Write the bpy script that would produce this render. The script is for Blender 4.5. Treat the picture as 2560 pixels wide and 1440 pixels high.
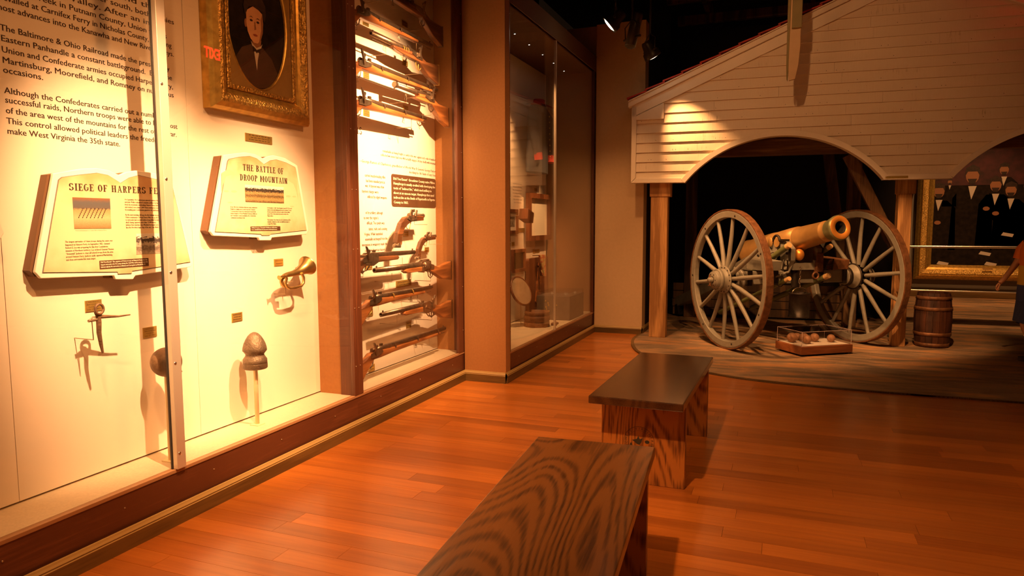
import bpy, math, random
from math import sin, cos, pi, radians, sqrt, hypot, atan2
from mathutils import Matrix, Vector
random.seed(7)
for o in list(bpy.data.objects): bpy.data.objects.remove(o)
S = bpy.context.scene
C = S.collection

# ------------------------------------------------------------------ camera
CAM = bpy.data.cameras.new('camera'); cam = bpy.data.objects.new('camera', CAM); C.objects.link(cam)
CAM.sensor_width = 36; CAM.lens = 24.42; CAM.clip_start = .05; CAM.clip_end = 100
R_ = Matrix(((0.93317192, 0.35942103, -0.00258592), (0.03130263, -0.0884346, -0.99559001), (-0.35806467, 0.9289757, -0.09377551)))
cam.matrix_world = Matrix(((R_[0][0], -R_[1][0], -R_[2][0], 0), (R_[0][1], -R_[1][1], -R_[2][1], 0), (R_[0][2], -R_[1][2], -R_[2][2], 1.3), (0, 0, 0, 1)))
S.camera = cam
# ------------------------------------------------------------------ world, exposure
w = bpy.data.worlds.new('world'); S.world = w; w.use_nodes = True
w.node_tree.nodes['Background'].inputs[0].default_value = (1, .5, .22, 1)
w.node_tree.nodes['Background'].inputs[1].default_value = .006
S.view_settings.view_transform = 'Standard'; S.view_settings.look = 'None'
S.view_settings.gamma = 1; S.view_settings.exposure = 0; S.view_settings.use_curve_mapping = False
# ------------------------------------------------------------------ gallery lighting (halogen track spots and unseen fill spots)
HAL = (1, .46, .165)
def spot(loc, to, power, angle, blend=.5, size=.03, col=HAL):
    l = bpy.data.lights.new('track_or_fill_spot', 'SPOT'); l.energy = power; l.color = col
    l.spot_size = radians(angle); l.spot_blend = blend; l.shadow_soft_size = size
    o = bpy.data.objects.new('track_or_fill_spot', l); C.objects.link(o); o.location = loc
    o.rotation_euler = (Vector(to) - Vector(loc)).to_track_quat('-Z', 'Y').to_euler()
    return o
# display case left of the pier
CH = (1, .54, .25)
spot((-1.05, 1.72, 3.0), (-2.67, 2.36, 1.12), 1450, 38, 1, .02, CH)
spot((-1.05, 2.85, 3.05), (-2.67, 3.10, .92), 1200, 38, 1, .02, CH)
# rifle case
spot((-1.0, 4.0, 3.10), (-2.67, 4.42, 1.90), 1900, 48, 1, .02, CH)
spot((-1.0, 3.75, 3.2), (-2.67, 4.42, .80), 950, 40, 1, .02, CH)
# corner case
spot((-1.30, 6.70, 3.3), (-2.64, 7.62, 1.05), 620, 26, .8, .02)
spot((-2.28, 6.30, 2.98), (-2.45, 6.75, .3), 230, 76, .9, .02)
# market house, two from the batten fixtures, then an unseen wash
spot((-1.265, 7.345, 2.965), (-.80, 7.72, 1.93), 210, 46, .9, .015)
spot((-1.50, 6.45, 3.05), (-1.75, 7.9, .7), 60, 60, .9)
spot((-.6, 3.9, 3.9), (.2, 7.8, 2.4), 125, 56, 1, .05)  # unseen wash over the gable, not one of the batten fixtures
# cannon
spot((.3, 4.4, 3.9), (.25, 7.6, .8), 560, 34, .8, .04)
spot((-1.15, 5.6, 3.7), (.1, 7.5, .5), 420, 38, .7, .04)
spot((-1.3, 6.65, 3.0), (-.75, 7.2, .0), 150, 70, .8, .03)
spot((.75, 4.7, 3.8), (1.22, 8.0, .60), 520, 22, .6, .03)  # unseen spot added to brighten the right timber post
# painting on the far wall
spot((3.0, 11.2, 3.9), (3.1, 13.6, .5), 330, 60, .8, .05)
spot((2.6, 9.6, 3.9), (2.6, 11.6, 0), 360, 70, .8, .05)
# hall: unseen downlights added to brighten the floor and benches
spot((-.9, .6, 3.9), (-1.7, 3.2, 0), 700, 66, 1, .06)
spot((.9, 2.9, 3.9), (-2.6, 2.9, 1.2), 300, 66, 1, .25, (1, .36, .10))  # soft orange fill, added to warm the shadows in the display case
spot((1.7, 1.2, 3.9), (1.9, 2.6, 0), 300, 70, .9, .06)
spot((.3, 2.4, 3.9), (-1.7, 6.0, .4), 420, 52, 1, .06)

# ------------------------------------------------------------------ materials
def nt(name):
    m = bpy.data.materials.new(name); m.use_nodes = True
    n = m.node_tree; b = n.nodes['Principled BSDF']; return m, n, b
def node(n, t, **k):
    x = n.nodes.new(t)
    for a, v in k.items():
        if a.startswith('i_'): x.inputs[a[2:].replace('_', ' ')].default_value = v
        else: setattr(x, a, v)
    return x
def c4(c): return (c[0], c[1], c[2], 1)
def ramp(n, fac, stops):
    r = n.nodes.new('ShaderNodeValToRGB'); e = r.color_ramp.elements
    while len(e) < len(stops): e.new(.5)
    for i, (p, c) in enumerate(stops): e[i].position = p; e[i].color = c4(c)
    n.links.new(fac, r.inputs[0]); return r.outputs[0]
def mat(name, col, rough=.6, metal=0, var=.0, nscale=8, bump=0, bscale=60, coat=0, emit=0, spec=.5):
    m, n, b = nt(name)
    b.inputs['Base Color'].default_value = c4(col); b.inputs['Roughness'].default_value = rough
    b.inputs['Metallic'].default_value = metal; b.inputs['Coat Weight'].default_value = coat
    b.inputs['Specular IOR Level'].default_value = spec
    tc = n.nodes.new('ShaderNodeTexCoord')
    if var:
        t = node(n, 'ShaderNodeTexNoise'); t.inputs['Scale'].default_value = nscale; t.inputs['Detail'].default_value = 5
        n.links.new(tc.outputs['Object'], t.inputs[0])
        lo = tuple(max(0, x * (1 - var)) for x in col); hi = tuple(min(1, x * (1 + var)) for x in col)
        n.links.new(ramp(n, t.outputs[0], [(.3, lo), (.7, hi)]), b.inputs['Base Color'])
    if bump:
        t = node(n, 'ShaderNodeTexNoise'); t.inputs['Scale'].default_value = bscale; t.inputs['Detail'].default_value = 3
        n.links.new(tc.outputs['Object'], t.inputs[0])
        bp = n.nodes.new('ShaderNodeBump'); bp.inputs['Strength'].default_value = bump; bp.inputs['Distance'].default_value = .01
        n.links.new(t.outputs[0], bp.inputs['Height']); n.links.new(bp.outputs[0], b.inputs['Normal'])
    if emit:
        b.inputs['Emission Color'].default_value = c4(col); b.inputs['Emission Strength'].default_value = emit
    return m
def wood(name, dark, light, axis=1, scale=1.0, rough=.4, coat=0, dist=4.0, ring=9, bump=.15, rnd=0.0, contrast=(.35, .75), coatr=.15, stretch=.12, pore=90):
    """procedural timber; grain runs along the given object axis"""
    m, n, b = nt(name)
    tc = n.nodes.new('ShaderNodeTexCoord'); mp = n.nodes.new('ShaderNodeMapping')
    sc = [ring * scale] * 3; sc[axis] = ring * scale * stretch; mp.inputs['Scale'].default_value = sc
    src = tc.outputs['Object']
    if rnd:
        oi = n.nodes.new('ShaderNodeObjectInfo'); ge = n.nodes.new('ShaderNodeNewGeometry')
        ad = node(n, 'ShaderNodeMath', operation='ADD'); n.links.new(oi.outputs['Random'], ad.inputs[0]); n.links.new(ge.outputs['Random Per Island'], ad.inputs[1])
        fr = node(n, 'ShaderNodeMath', operation='FRACT'); n.links.new(ad.outputs[0], fr.inputs[0])
        vm = node(n, 'ShaderNodeVectorMath', operation='MULTIPLY_ADD')
        cb = n.nodes.new('ShaderNodeCombineXYZ')
        for i in range(3): n.links.new(fr.outputs[0], cb.inputs[i])
        n.links.new(cb.outputs[0], vm.inputs[0]); vm.inputs[1].default_value = (31, 17, 11); n.links.new(src, vm.inputs[2])
        src = vm.outputs[0]
    n.links.new(src, mp.inputs[0])
    ns = node(n, 'ShaderNodeTexNoise'); ns.inputs['Scale'].default_value = .55; ns.inputs['Detail'].default_value = 1.2; ns.inputs['Distortion'].default_value = .4
    n.links.new(mp.outputs[0], ns.inputs[0])
    wv = node(n, 'ShaderNodeMath', operation='MULTIPLY'); wv.inputs[1].default_value = dist * 6.0; n.links.new(ns.outputs[0], wv.inputs[0])
    sn = node(n, 'ShaderNodeMath', operation='SINE'); n.links.new(wv.outputs[0], sn.inputs[0])
    mp2 = n.nodes.new('ShaderNodeMapping'); s2 = [pore] * 3; s2[axis] = pore * .05; mp2.inputs['Scale'].default_value = s2; n.links.new(src, mp2.inputs[0])
    fi = node(n, 'ShaderNodeTexNoise'); fi.inputs['Scale'].default_value = 1; fi.inputs['Detail'].default_value = 4
    n.links.new(mp2.outputs[0], fi.inputs[0])
    a1 = node(n, 'ShaderNodeMath', operation='MULTIPLY_ADD'); n.links.new(sn.outputs[0], a1.inputs[0]); a1.inputs[1].default_value = .22; n.links.new(fi.outputs[0], a1.inputs[2])
    col = ramp(n, a1.outputs[0], [(contrast[0], dark), (contrast[1], light)])
    if rnd:
        mx = node(n, 'ShaderNodeMix', data_type='RGBA', blend_type='MULTIPLY'); mx.inputs[0].default_value = 1
        mr = node(n, 'ShaderNodeMapRange'); n.links.new(fr.outputs[0], mr.inputs[0]); mr.inputs[3].default_value = 1 - rnd; mr.inputs[4].default_value = 1 + rnd
        n.links.new(col, mx.inputs[6]); n.links.new(mr.outputs[0], mx.inputs[7]); col = mx.outputs[2]
    n.links.new(col, b.inputs['Base Color'])
    b.inputs['Roughness'].default_value = rough; b.inputs['Coat Weight'].default_value = coat; b.inputs['Coat Roughness'].default_value = coatr
    bp = n.nodes.new('ShaderNodeBump'); bp.inputs['Strength'].default_value = bump; bp.inputs['Distance'].default_value = .002
    n.links.new(a1.outputs[0], bp.inputs['Height']); n.links.new(bp.outputs[0], b.inputs['Normal'])
    return m
def glassmat(name, tint=(.97, .97, .96), f0=.045):
    m = bpy.data.materials.new(name); m.use_nodes = True; n = m.node_tree
    for x in list(n.nodes): n.nodes.remove(x)
    out = n.nodes.new('ShaderNodeOutputMaterial'); mix = n.nodes.new('ShaderNodeMixShader')
    tr = n.nodes.new('ShaderNodeBsdfTransparent'); tr.inputs[0].default_value = c4(tint)
    gl = n.nodes.new('ShaderNodeBsdfGlossy'); gl.inputs['Roughness'].default_value = 0
    lw = n.nodes.new('ShaderNodeLayerWeight'); lw.inputs[0].default_value = .5
    p = node(n, 'ShaderNodeMath', operation='POWER'); n.links.new(lw.outputs['Facing'], p.inputs[0]); p.inputs[1].default_value = 5
    s = node(n, 'ShaderNodeMath', operation='MULTIPLY_ADD'); n.links.new(p.outputs[0], s.inputs[0]); s.inputs[1].default_value = .95; s.inputs[2].default_value = f0
    n.links.new(s.outputs[0], mix.inputs[0]); n.links.new(tr.outputs[0], mix.inputs[1]); n.links.new(gl.outputs[0], mix.inputs[2])
    n.links.new(mix.outputs[0], out.inputs[0]); return m
def picture(name, stops, scale=(30, 30, 30), axis=2, lo=0, hi=1, amt=.3, ns=6):
    """printed or painted picture: tone bands along one object axis broken up by noise"""
    m, n, b = nt(name); tc = n.nodes.new('ShaderNodeTexCoord'); sp = n.nodes.new('ShaderNodeSeparateXYZ')
    n.links.new(tc.outputs['Object'], sp.inputs[0])
    mr = node(n, 'ShaderNodeMapRange'); n.links.new(sp.outputs[axis], mr.inputs[0]); mr.inputs[1].default_value = lo; mr.inputs[2].default_value = hi
    mp = n.nodes.new('ShaderNodeMapping'); mp.inputs['Scale'].default_value = scale; n.links.new(tc.outputs['Object'], mp.inputs[0])
    t = node(n, 'ShaderNodeTexNoise'); t.inputs['Scale'].default_value = ns; t.inputs['Detail'].default_value = 6; n.links.new(mp.outputs[0], t.inputs[0])
    s = node(n, 'ShaderNodeMath', operation='SUBTRACT'); n.links.new(t.outputs[0], s.inputs[0]); s.inputs[1].default_value = .5
    a = node(n, 'ShaderNodeMath', operation='MULTIPLY_ADD'); n.links.new(s.outputs[0], a.inputs[0]); a.inputs[1].default_value = amt; n.links.new(mr.outputs[0], a.inputs[2])
    n.links.new(ramp(n, a.outputs[0], stops), b.inputs['Base Color']); b.inputs['Roughness'].default_value = .6
    return m

M = {}
M['plank'] = wood('floor_wood', (.33, .090, .012), (.52, .165, .024), 0, 1.0, .32, .35, 2.6, 4, .03, .16, (.15, .85), .16, .16, 45)
M['sub'] = mat('subfloor', (.05, .015, .005), .8)
M['oak_top'] = wood('oak_seat', (.070, .025, .006), (.215, .080, .014), 1, 1.0, .33, .5, 62.0, 3.0, .2, 0, (.16, .56), .18, .26, 160)
M['oak_leg'] = wood('oak_panel', (.12, .036, .008), (.44, .16, .028), 2, 1.0, .40, .2, 40.0, 4.4, .2, 0, (.18, .54), .15, .22, 160)
M['dark_top'] = wood('dark_seat', (.048, .019, .008), (.088, .036, .013), 1, 1.0, .25, .7, 20.0, 4, .12, 0, (.25, .70), .14, .15, 160)
M['tan_panel'] = mat('tan_display_panel', (.85, .74, .60), .55, var=.03, nscale=2)
M['deck'] = mat('deck_laminate', (.66, .56, .40), .5, var=.08, nscale=120)
M['walnut'] = wood('dark_red_wood', (.10, .030, .012), (.17, .055, .022), 1, 1, .42, .15, 1.5, 8, .05)
M['walnut_z'] = wood('dark_red_wood_upright', (.10, .030, .012), (.17, .055, .022), 2, 1, .42, .15, 1.5, 8, .05)
M['brownwall'] = mat('brown_wallpaper', (.37, .165, .050), .75, var=.06, nscale=60, bump=.08, bscale=300)
M['tanwall'] = mat('tan_wall_paint', (.60, .43, .25), .8, var=.03, nscale=30)
M['base'] = wood('olive_brown_oak', (.085, .046, .012), (.155, .085, .022), 1, 1, .42, .15, 2, 8, .08)
M['base_x'] = wood('olive_brown_oak_across', (.085, .046, .012), (.155, .085, .022), 0, 1, .42, .15, 2, 8, .08)
M['basecap'] = mat('base_moulding', (.40, .26, .09), .4)
M['black'] = mat('black_paint', (.012, .007, .005), .9)
M['ceil'] = mat('ceiling_black', (.02, .010, .006), .95)
M['soffit'] = mat('case_soffit', (.12, .06, .025), .8)
M['glass'] = glassmat('display_glass'); M['acrylic'] = glassmat('acrylic', (.985, .975, .98), .04)
M['steelpost'] = mat('satin_anodised', (.70, .62, .52), .38, .6)
M['seal'] = mat('black_gasket', (.02, .015, .012), .6)
M['screw'] = mat('screw_steel', (.6, .52, .42), .3, 1)
M['ink'] = mat('brown_ink', (.040, .015, .005), .7)
M['inkgrey'] = mat('grey_brown_ink', (.055, .028, .012), .7)
M['cream'] = mat('cream_lettering', (.85, .74, .55), .6)
M['boxbrown'] = mat('brown_caption_print', (.085, .036, .014), .6)
M['signwhite'] = mat('sign_border_cream', (.86, .80, .68), .5, var=.05, nscale=20)
M['signface'] = picture('parchment_print', [(.0, (.58, .33, .15)), (.3, (.74, .58, .36)), (.72, (.73, .56, .34)), (1, (.55, .31, .14))], (6, 6, 6), 2, 0, .45, .5, 2)
M['signback'] = mat('sign_back_board', (.15, .07, .03), .6)
M['signline'] = mat('sign_shadow_line', (.16, .13, .12), .6)
M['brass'] = mat('brass_label', (.62, .42, .12), .38, .75, var=.1, nscale=40)
M['brasshorn'] = mat('aged_brass', (.50, .33, .12), .33, .9, var=.3, nscale=14)
M['iron'] = mat('rusty_iron', (.20, .115, .062), .55, .35, var=.35, nscale=30, bump=.3, bscale=90)
M['shell'] = mat('corroded_shell_iron', (.17, .12, .078), .5, .4, var=.3, nscale=26, bump=.4, bscale=120)
M['creampost'] = mat('cream_painted_rod', (.82, .68, .42), .5)
M['gun_wood'] = wood('walnut_stock', (.16, .048, .013), (.42, .15, .04), 0, 1, .36, .25, 3, 20, .1)
M['gun_wood2'] = wood('dark_walnut_stock', (.07, .025, .010), (.22, .08, .028), 0, 1, .36, .25, 3, 20, .1)
M['gun_metal'] = mat('browned_steel', (.22, .15, .10), .35, .85, var=.3, nscale=40)
M['gun_bright'] = mat('worn_bright_steel', (.30, .225, .16), .3, .9, var=.25, nscale=40)
M['gold'] = mat('gilt_frame', (.62, .40, .10), .36, .8, var=.25, nscale=30)
M['gold_carved'] = mat('carved_gilt', (.66, .42, .11), .34, .8, var=.4, nscale=60, bump=1.0, bscale=75)
M['goldmat'] = mat('gilt_oval_mount', (.45, .29, .09), .42, .5, var=.12, nscale=12)
M['paint_dark'] = mat('dark_canvas', (.014, .009, .006), .85, var=.5, nscale=14, spec=.15)
M['paint_coat'] = mat('painted_brown_coat', (.065, .032, .018), .5, var=.3, nscale=10)
M['paint_hair'] = mat('painted_hair', (.030, .014, .008), .5, var=.4, nscale=40)
M['paint_skin'] = mat('painted_skin', (.64, .34, .18), .5, var=.10, nscale=12)
M['paint_skin2'] = mat('painted_skin_shade', (.30, .13, .06), .5)
M['paint_lip'] = mat('painted_lip', (.32, .07, .04), .5)
M['paint_white'] = mat('painted_linen', (.58, .50, .42), .5)
M['paint_red'] = mat('painted_red_drape', (.05, .008, .010), .6, var=.6, nscale=8)
M['white'] = mat('white_weathered_paint', (.80, .69, .55), .50, var=.10, nscale=3.5, bump=.15, bscale=40)
M['white_trim'] = mat('white_trim_paint', (.82, .71, .57), .42, var=.03, nscale=6)
M['siding'] = None
M['shingle'] = mat('red_roof_shingle', (.42, .03, .015), .6, var=.3, nscale=20)
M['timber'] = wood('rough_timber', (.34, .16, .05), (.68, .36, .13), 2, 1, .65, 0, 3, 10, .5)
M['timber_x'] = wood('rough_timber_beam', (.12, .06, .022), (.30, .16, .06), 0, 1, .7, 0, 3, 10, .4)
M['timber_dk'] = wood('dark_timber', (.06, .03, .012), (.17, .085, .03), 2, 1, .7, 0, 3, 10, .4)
M['grey'] = mat('olive_grey_paint', (.245, .225, .18), .48, var=.10, nscale=20)
M['tyre'] = mat('rust_brown_tyre_iron', (.20, .085, .035), .55, .3, var=.35, nscale=22, bump=.3, bscale=60)
M['black_iron'] = mat('black_iron', (.035, .025, .018), .45, .5, var=.3, nscale=30)
M['bronze'] = mat('bronze_gun_barrel', (.52, .30, .10), .42, .40, var=.12, nscale=9)
M['bronze_gr'] = mat('green_bronze_patina', (.24, .24, .11), .45, .5, var=.2, nscale=16)
M['bronze_face'] = mat('polished_muzzle_face', (.80, .33, .06), .35, .5)
M['bore'] = mat('gun_bore', (.01, .006, .004), .8)
M['staff'] = mat('green_painted_staff', (.13, .14, .05), .45, var=.15, nscale=12)
M['staffend'] = mat('pale_wood_staff_end', (.72, .45, .19), .55)
M['leather'] = mat('brown_leather', (.17, .075, .03), .5, var=.2, nscale=20)
M['ground'] = None
M['cherry'] = wood('case_base_wood', (.17, .050, .015), (.33, .11, .035), 0, 1, .4, .3, 2, 10, .1)
M['linen'] = mat('white_liner', (.85, .78, .66), .7)
M['ball'] = mat('rust_cannonball', (.42, .22, .11), .6, .15, var=.35, nscale=28, bump=.35, bscale=80)
M['barrel_wood'] = wood('dark_red_stave', (.040, .013, .006), (.095, .030, .012), 2, 1, .6, 0, 2, 12, .3)
M['steel'] = mat('brushed_steel_rail', (.62, .58, .50), .28, 1)
M['greywall'] = mat('grey_wall', (.22, .19, .15), .8)
M['lampblack'] = mat('lamp_housing_black', (.035, .028, .018), .4, .2)
M['lens'] = mat('lit_lamp_lens', (1, .80, .55), .4, emit=5)
M['led'] = mat('led_point', (1, .92, .85), .4, emit=30)
M['exitred'] = mat('exit_letters_lit', (1, .012, .01), .4, emit=15)
M['exitbody'] = mat('exit_sign_case', (.10, .02, .015), .5)
M['wool'] = mat('blue_grey_wool', (.030, .036, .045), .9, var=.15, nscale=60, bump=.2, bscale=300)
M['redwool'] = mat('red_wool', (.42, .04, .03), .9)
M['slate'] = mat('slate_board', (.035, .030, .022), .6)
M['framewood'] = wood('brown_frame_wood', (.13, .045, .018), (.27, .10, .04), 2, 1, .45, .1, 2, 12, .1)
M['paper'] = picture('old_document_paper', [(0, (.80, .74, .60)), (.45, (.84, .80, .68)), (.62, (.72, .66, .54)), (1, (.84, .80, .70))], (2, 40, 14), 2, 0, 30, .9, 3)
M['photo'] = picture('sepia_photo', [(.2, (.04, .03, .02)), (.5, (.30, .24, .17)), (.8, (.6, .52, .4))], (8, 8, 8), 2, -3, 3, 1.2, 3)
M['canvas_cloth'] = picture('printed_scarf', [(.2, (.20, .20, .10)), (.45, (.60, .42, .16)), (.6, (.45, .07, .04)), (.85, (.70, .56, .30))], (30, 30, 12), 2, -3, 3, 1.4, 2)
M['skinhide'] = mat('stretched_hide', (.42, .31, .20), .6, var=.2, nscale=10)
M['tin'] = mat('grey_tin', (.26, .22, .19), .45, .5, var=.2, nscale=12)
M['staves'] = wood('brown_tub_wood', (.17, .07, .025), (.34, .15, .055), 0, 1, .6, 0, 2, 8, .2)
M['trunk'] = mat('grey_brown_trunk', (.16, .115, .085), .6, var=.2, nscale=12)
M['china'] = mat('white_china', (.82, .80, .74), .3)
M['skin'] = mat('skin', (.62, .30, .16), .55)
M['hair'] = mat('brown_hair', (.16, .055, .02), .6)
M['shirt'] = mat('orange_shirt', (.80, .20, .03), .8)
M['yellow'] = mat('yellow_shirt_panel', (.72, .45, .05), .8)
M['shorts'] = mat('blue_shorts', (.05, .07, .20), .8)
M['shoe'] = mat('dark_shoe', (.05, .03, .02), .6)
M['sock'] = mat('white_sock', (.75, .68, .58), .8)
M['olive'] = mat('olive_yellow_paint', (.24, .18, .045), .5, var=.1, nscale=10)
M['pale'] = mat('pale_tan_wood', (.62, .42, .22), .5, var=.05, nscale=10)
M['rod'] = mat('thin_mount_wire', (.35, .25, .15), .4, .6)

def siding_mat():
    m, n, b = nt('white_siding_paint'); tc = n.nodes.new('ShaderNodeTexCoord')
    mp = n.nodes.new('ShaderNodeMapping'); mp.inputs['Scale'].default_value = (.8, 1, 3); n.links.new(tc.outputs['Object'], mp.inputs[0])
    t = node(n, 'ShaderNodeTexNoise'); t.inputs['Scale'].default_value = 2.2; t.inputs['Detail'].default_value = 8; t.inputs['Roughness'].default_value = .65
    n.links.new(mp.outputs[0], t.inputs[0])
    mp2 = n.nodes.new('ShaderNodeMapping'); mp2.inputs['Scale'].default_value = (90, 1, 7); n.links.new(tc.outputs['Object'], mp2.inputs[0])
    t2 = node(n, 'ShaderNodeTexNoise'); t2.inputs['Scale'].default_value = 1; t2.inputs['Detail'].default_value = 4; n.links.new(mp2.outputs[0], t2.inputs[0])
    ml = node(n, 'ShaderNodeMath', operation='MULTIPLY'); n.links.new(t.outputs[0], ml.inputs[0]); n.links.new(t2.outputs[0], ml.inputs[1])
    col = ramp(n, ml.outputs[0], [(.14, (.80, .67, .51)), (.36, (.78, .64, .47)), (.46, (.46, .34, .22))])
    n.links.new(col, b.inputs['Base Color']); b.inputs['Roughness'].default_value = .45
    bp = n.nodes.new('ShaderNodeBump'); bp.inputs['Strength'].default_value = .25; bp.inputs['Distance'].default_value = .004
    n.links.new(t2.outputs[0], bp.inputs['Height']); n.links.new(bp.outputs[0], b.inputs['Normal'])
    return m
M['siding'] = siding_mat()
def ground_mat():
    m, n, b = nt('streaked_stage_ground'); tc = n.nodes.new('ShaderNodeTexCoord')
    mp = n.nodes.new('ShaderNodeMapping'); mp.inputs['Scale'].default_value = (1.1, 4.0, 1); n.links.new(tc.outputs['Object'], mp.inputs[0])
    t = node(n, 'ShaderNodeTexNoise'); t.inputs['Scale'].default_value = 1.6; t.inputs['Detail'].default_value = 9; t.inputs['Roughness'].default_value = .62; t.inputs['Distortion'].default_value = .5
    n.links.new(mp.outputs[0], t.inputs[0])
    col = ramp(n, t.outputs[0], [(.38, (.17, .12, .075)), (.50, (.30, .20, .12)), (.62, (.50, .25, .10))])
    v = node(n, 'ShaderNodeTexNoise'); v.inputs['Scale'].default_value = 42; v.inputs['Detail'].default_value = 2
    n.links.new(tc.outputs['Object'], v.inputs[0])
    r = ramp(n, v.outputs[0], [(.70, (0, 0, 0)), (.76, (1, 1, 1))])
    mx = node(n, 'ShaderNodeMix', data_type='RGBA'); n.links.new(r, mx.inputs[0]); n.links.new(col, mx.inputs[6]); mx.inputs[7].default_value = (.62, .42, .22, 1)
    n.links.new(mx.outputs[2], b.inputs['Base Color']); b.inputs['Roughness'].default_value = .62
    bp = n.nodes.new('ShaderNodeBump'); bp.inputs['Strength'].default_value = .35; bp.inputs['Distance'].default_value = .01
    n.links.new(t.outputs[0], bp.inputs['Height']); n.links.new(bp.outputs[0], b.inputs['Normal'])
    return m
M['ground'] = ground_mat()

# ------------------------------------------------------------------ mesh helpers
def WM(o):
    m = o.matrix_basis.copy()
    while o.parent: o = o.parent; m = o.matrix_basis @ m
    return m
class MB:
    def __init__(s, T=None): s.v = []; s.f = []; s.sm = []; s.T = T
    def add(s, vs, fs, smooth=False):
        k = len(s.v)
        s.v += [s.T @ Vector(p) if s.T else Vector(p) for p in vs]
        for f in fs: s.f.append([i + k for i in f]); s.sm.append(smooth)
        return s
    def box(s, a, b):
        x0, y0, z0 = a; x1, y1, z1 = b
        return s.add([(x0, y0, z0), (x1, y0, z0), (x1, y1, z0), (x0, y1, z0), (x0, y0, z1), (x1, y0, z1), (x1, y1, z1), (x0, y1, z1)],
                     [(0, 3, 2, 1), (4, 5, 6, 7), (0, 1, 5, 4), (1, 2, 6, 5), (2, 3, 7, 6), (3, 0, 4, 7)])
    def prism(s, poly, w0, w1, m):
        """poly in (u,v) extruded from w0 to w1, m(u,v,w) -> point"""
        n = len(poly)
        vs = [m(u, v, w0) for u, v in poly] + [m(u, v, w1) for u, v in poly]
        return s.add(vs, [list(range(n))[::-1], list(range(n, 2 * n))] + [(i, (i + 1) % n, (i + 1) % n + n, i + n) for i in range(n)])
    def lathe(s, prof, n=24, m=lambda x, y, z: (x, y, z), closed=False, a0=0, a1=2 * pi):
        """prof [(r,h)] about the axis; m(x,y,h); sharp between profile segments where marked by repeated points"""
        full = abs(a1 - a0 - 2 * pi) < 1e-6; k = n if full else n + 1
        A = [a0 + (a1 - a0) * i / n for i in range(k)]
        vs = [m(r * cos(t), r * sin(t), h) for r, h in prof for t in A]; fs = []
        for j in range(len(prof) - 1):
            if prof[j] == prof[j + 1]: continue
            for i in range(n):
                i2 = (i + 1) % k
                fs.append((j * k + i, j * k + i2, (j + 1) * k + i2, (j + 1) * k + i))
        return s.add(vs, fs, True)
    def tube(s, pts, r, n=8, cap=True):
        pts = [Vector(p) for p in pts]; R = r if isinstance(r, (list, tuple)) else [r] * len(pts)
        vs = []; fs = []; up = None
        for i, p in enumerate(pts):
            d = (pts[min(i + 1, len(pts) - 1)] - pts[max(i - 1, 0)]).normalized()
            if up is None:
                up = d.orthogonal().normalized()
            else:
                up = (up - d * up.dot(d)).normalized()
            q = d.cross(up)
            for j in range(n):
                t = 2 * pi * j / n; vs.append(tuple(p + (up * cos(t) + q * sin(t)) * R[i]))
        for i in range(len(pts) - 1):
            for j in range(n):
                j2 = (j + 1) % n; fs.append((i * n + j, i * n + j2, (i + 1) * n + j2, (i + 1) * n + j))
        s.add(vs, fs, True)
        if cap:
            s.add(vs[:n], [list(range(n))[::-1]]); s.add(vs[-n:], [list(range(n))])
        return s
    def ellipsoid(s, c, r, n=16, m=10):
        prof = [(sin(pi * i / m), -cos(pi * i / m)) for i in range(m + 1)]
        return s.lathe(prof, n, lambda x, y, h: (c[0] + r[0] * x, c[1] + r[1] * y, c[2] + r[2] * h))
    def loops(s, loops, close=True, smooth=False, cap=False):
        n = len(loops[0]); vs = [p for l in loops for p in l]; fs = []
        for j in range(len(loops) - 1):
            for i in range(n):
                fs.append((j * n + i, j * n + (i + 1) % n, (j + 1) * n + (i + 1) % n, (j + 1) * n + i))
        s.add(vs, fs, smooth)
        if cap: s.add(loops[0], [list(range(n))[::-1]]); s.add(loops[-1], [list(range(n))])
        return s
    def build(s, name, mt, parent=None, world=True, bevel=0, **kw):
        vs = s.v
        if parent and world:
            inv = WM(parent).inverted(); vs = [inv @ p for p in vs]
        me = bpy.data.meshes.new(name); me.from_pydata([tuple(p) for p in vs], [], s.f); me.update()
        for p, q in zip(me.polygons, s.sm): p.use_smooth = q
        me.materials.append(M[mt] if isinstance(mt, str) else mt)
        o = bpy.data.objects.new(name, me); C.objects.link(o); o.parent = parent
        if bevel:
            b = o.modifiers.new('bevel', 'BEVEL'); b.width = bevel; b.segments = 2; b.limit_method = 'ANGLE'
        for k, v in kw.items(): o[k] = v
        return o
def empty(name, loc, label, cat, rz=0, group=None, rot=None):
    o = bpy.data.objects.new(name, None); C.objects.link(o); o.location = loc
    o.rotation_euler = rot if rot else (0, 0, rz); o['label'] = label; o['category'] = cat
    if group: o['group'] = group
    return o
def kids(o): return [c for c in bpy.data.objects if c.parent == o]
def copy_tree(o, parent=None):
    c = o.copy(); C.objects.link(c); c.parent = parent
    for k in kids(o): copy_tree(k, c)
    return c
def panelm(X): return lambda u, v, w: (X + w, u, v)          # (y, z) drawing on a panel facing +X
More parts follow.
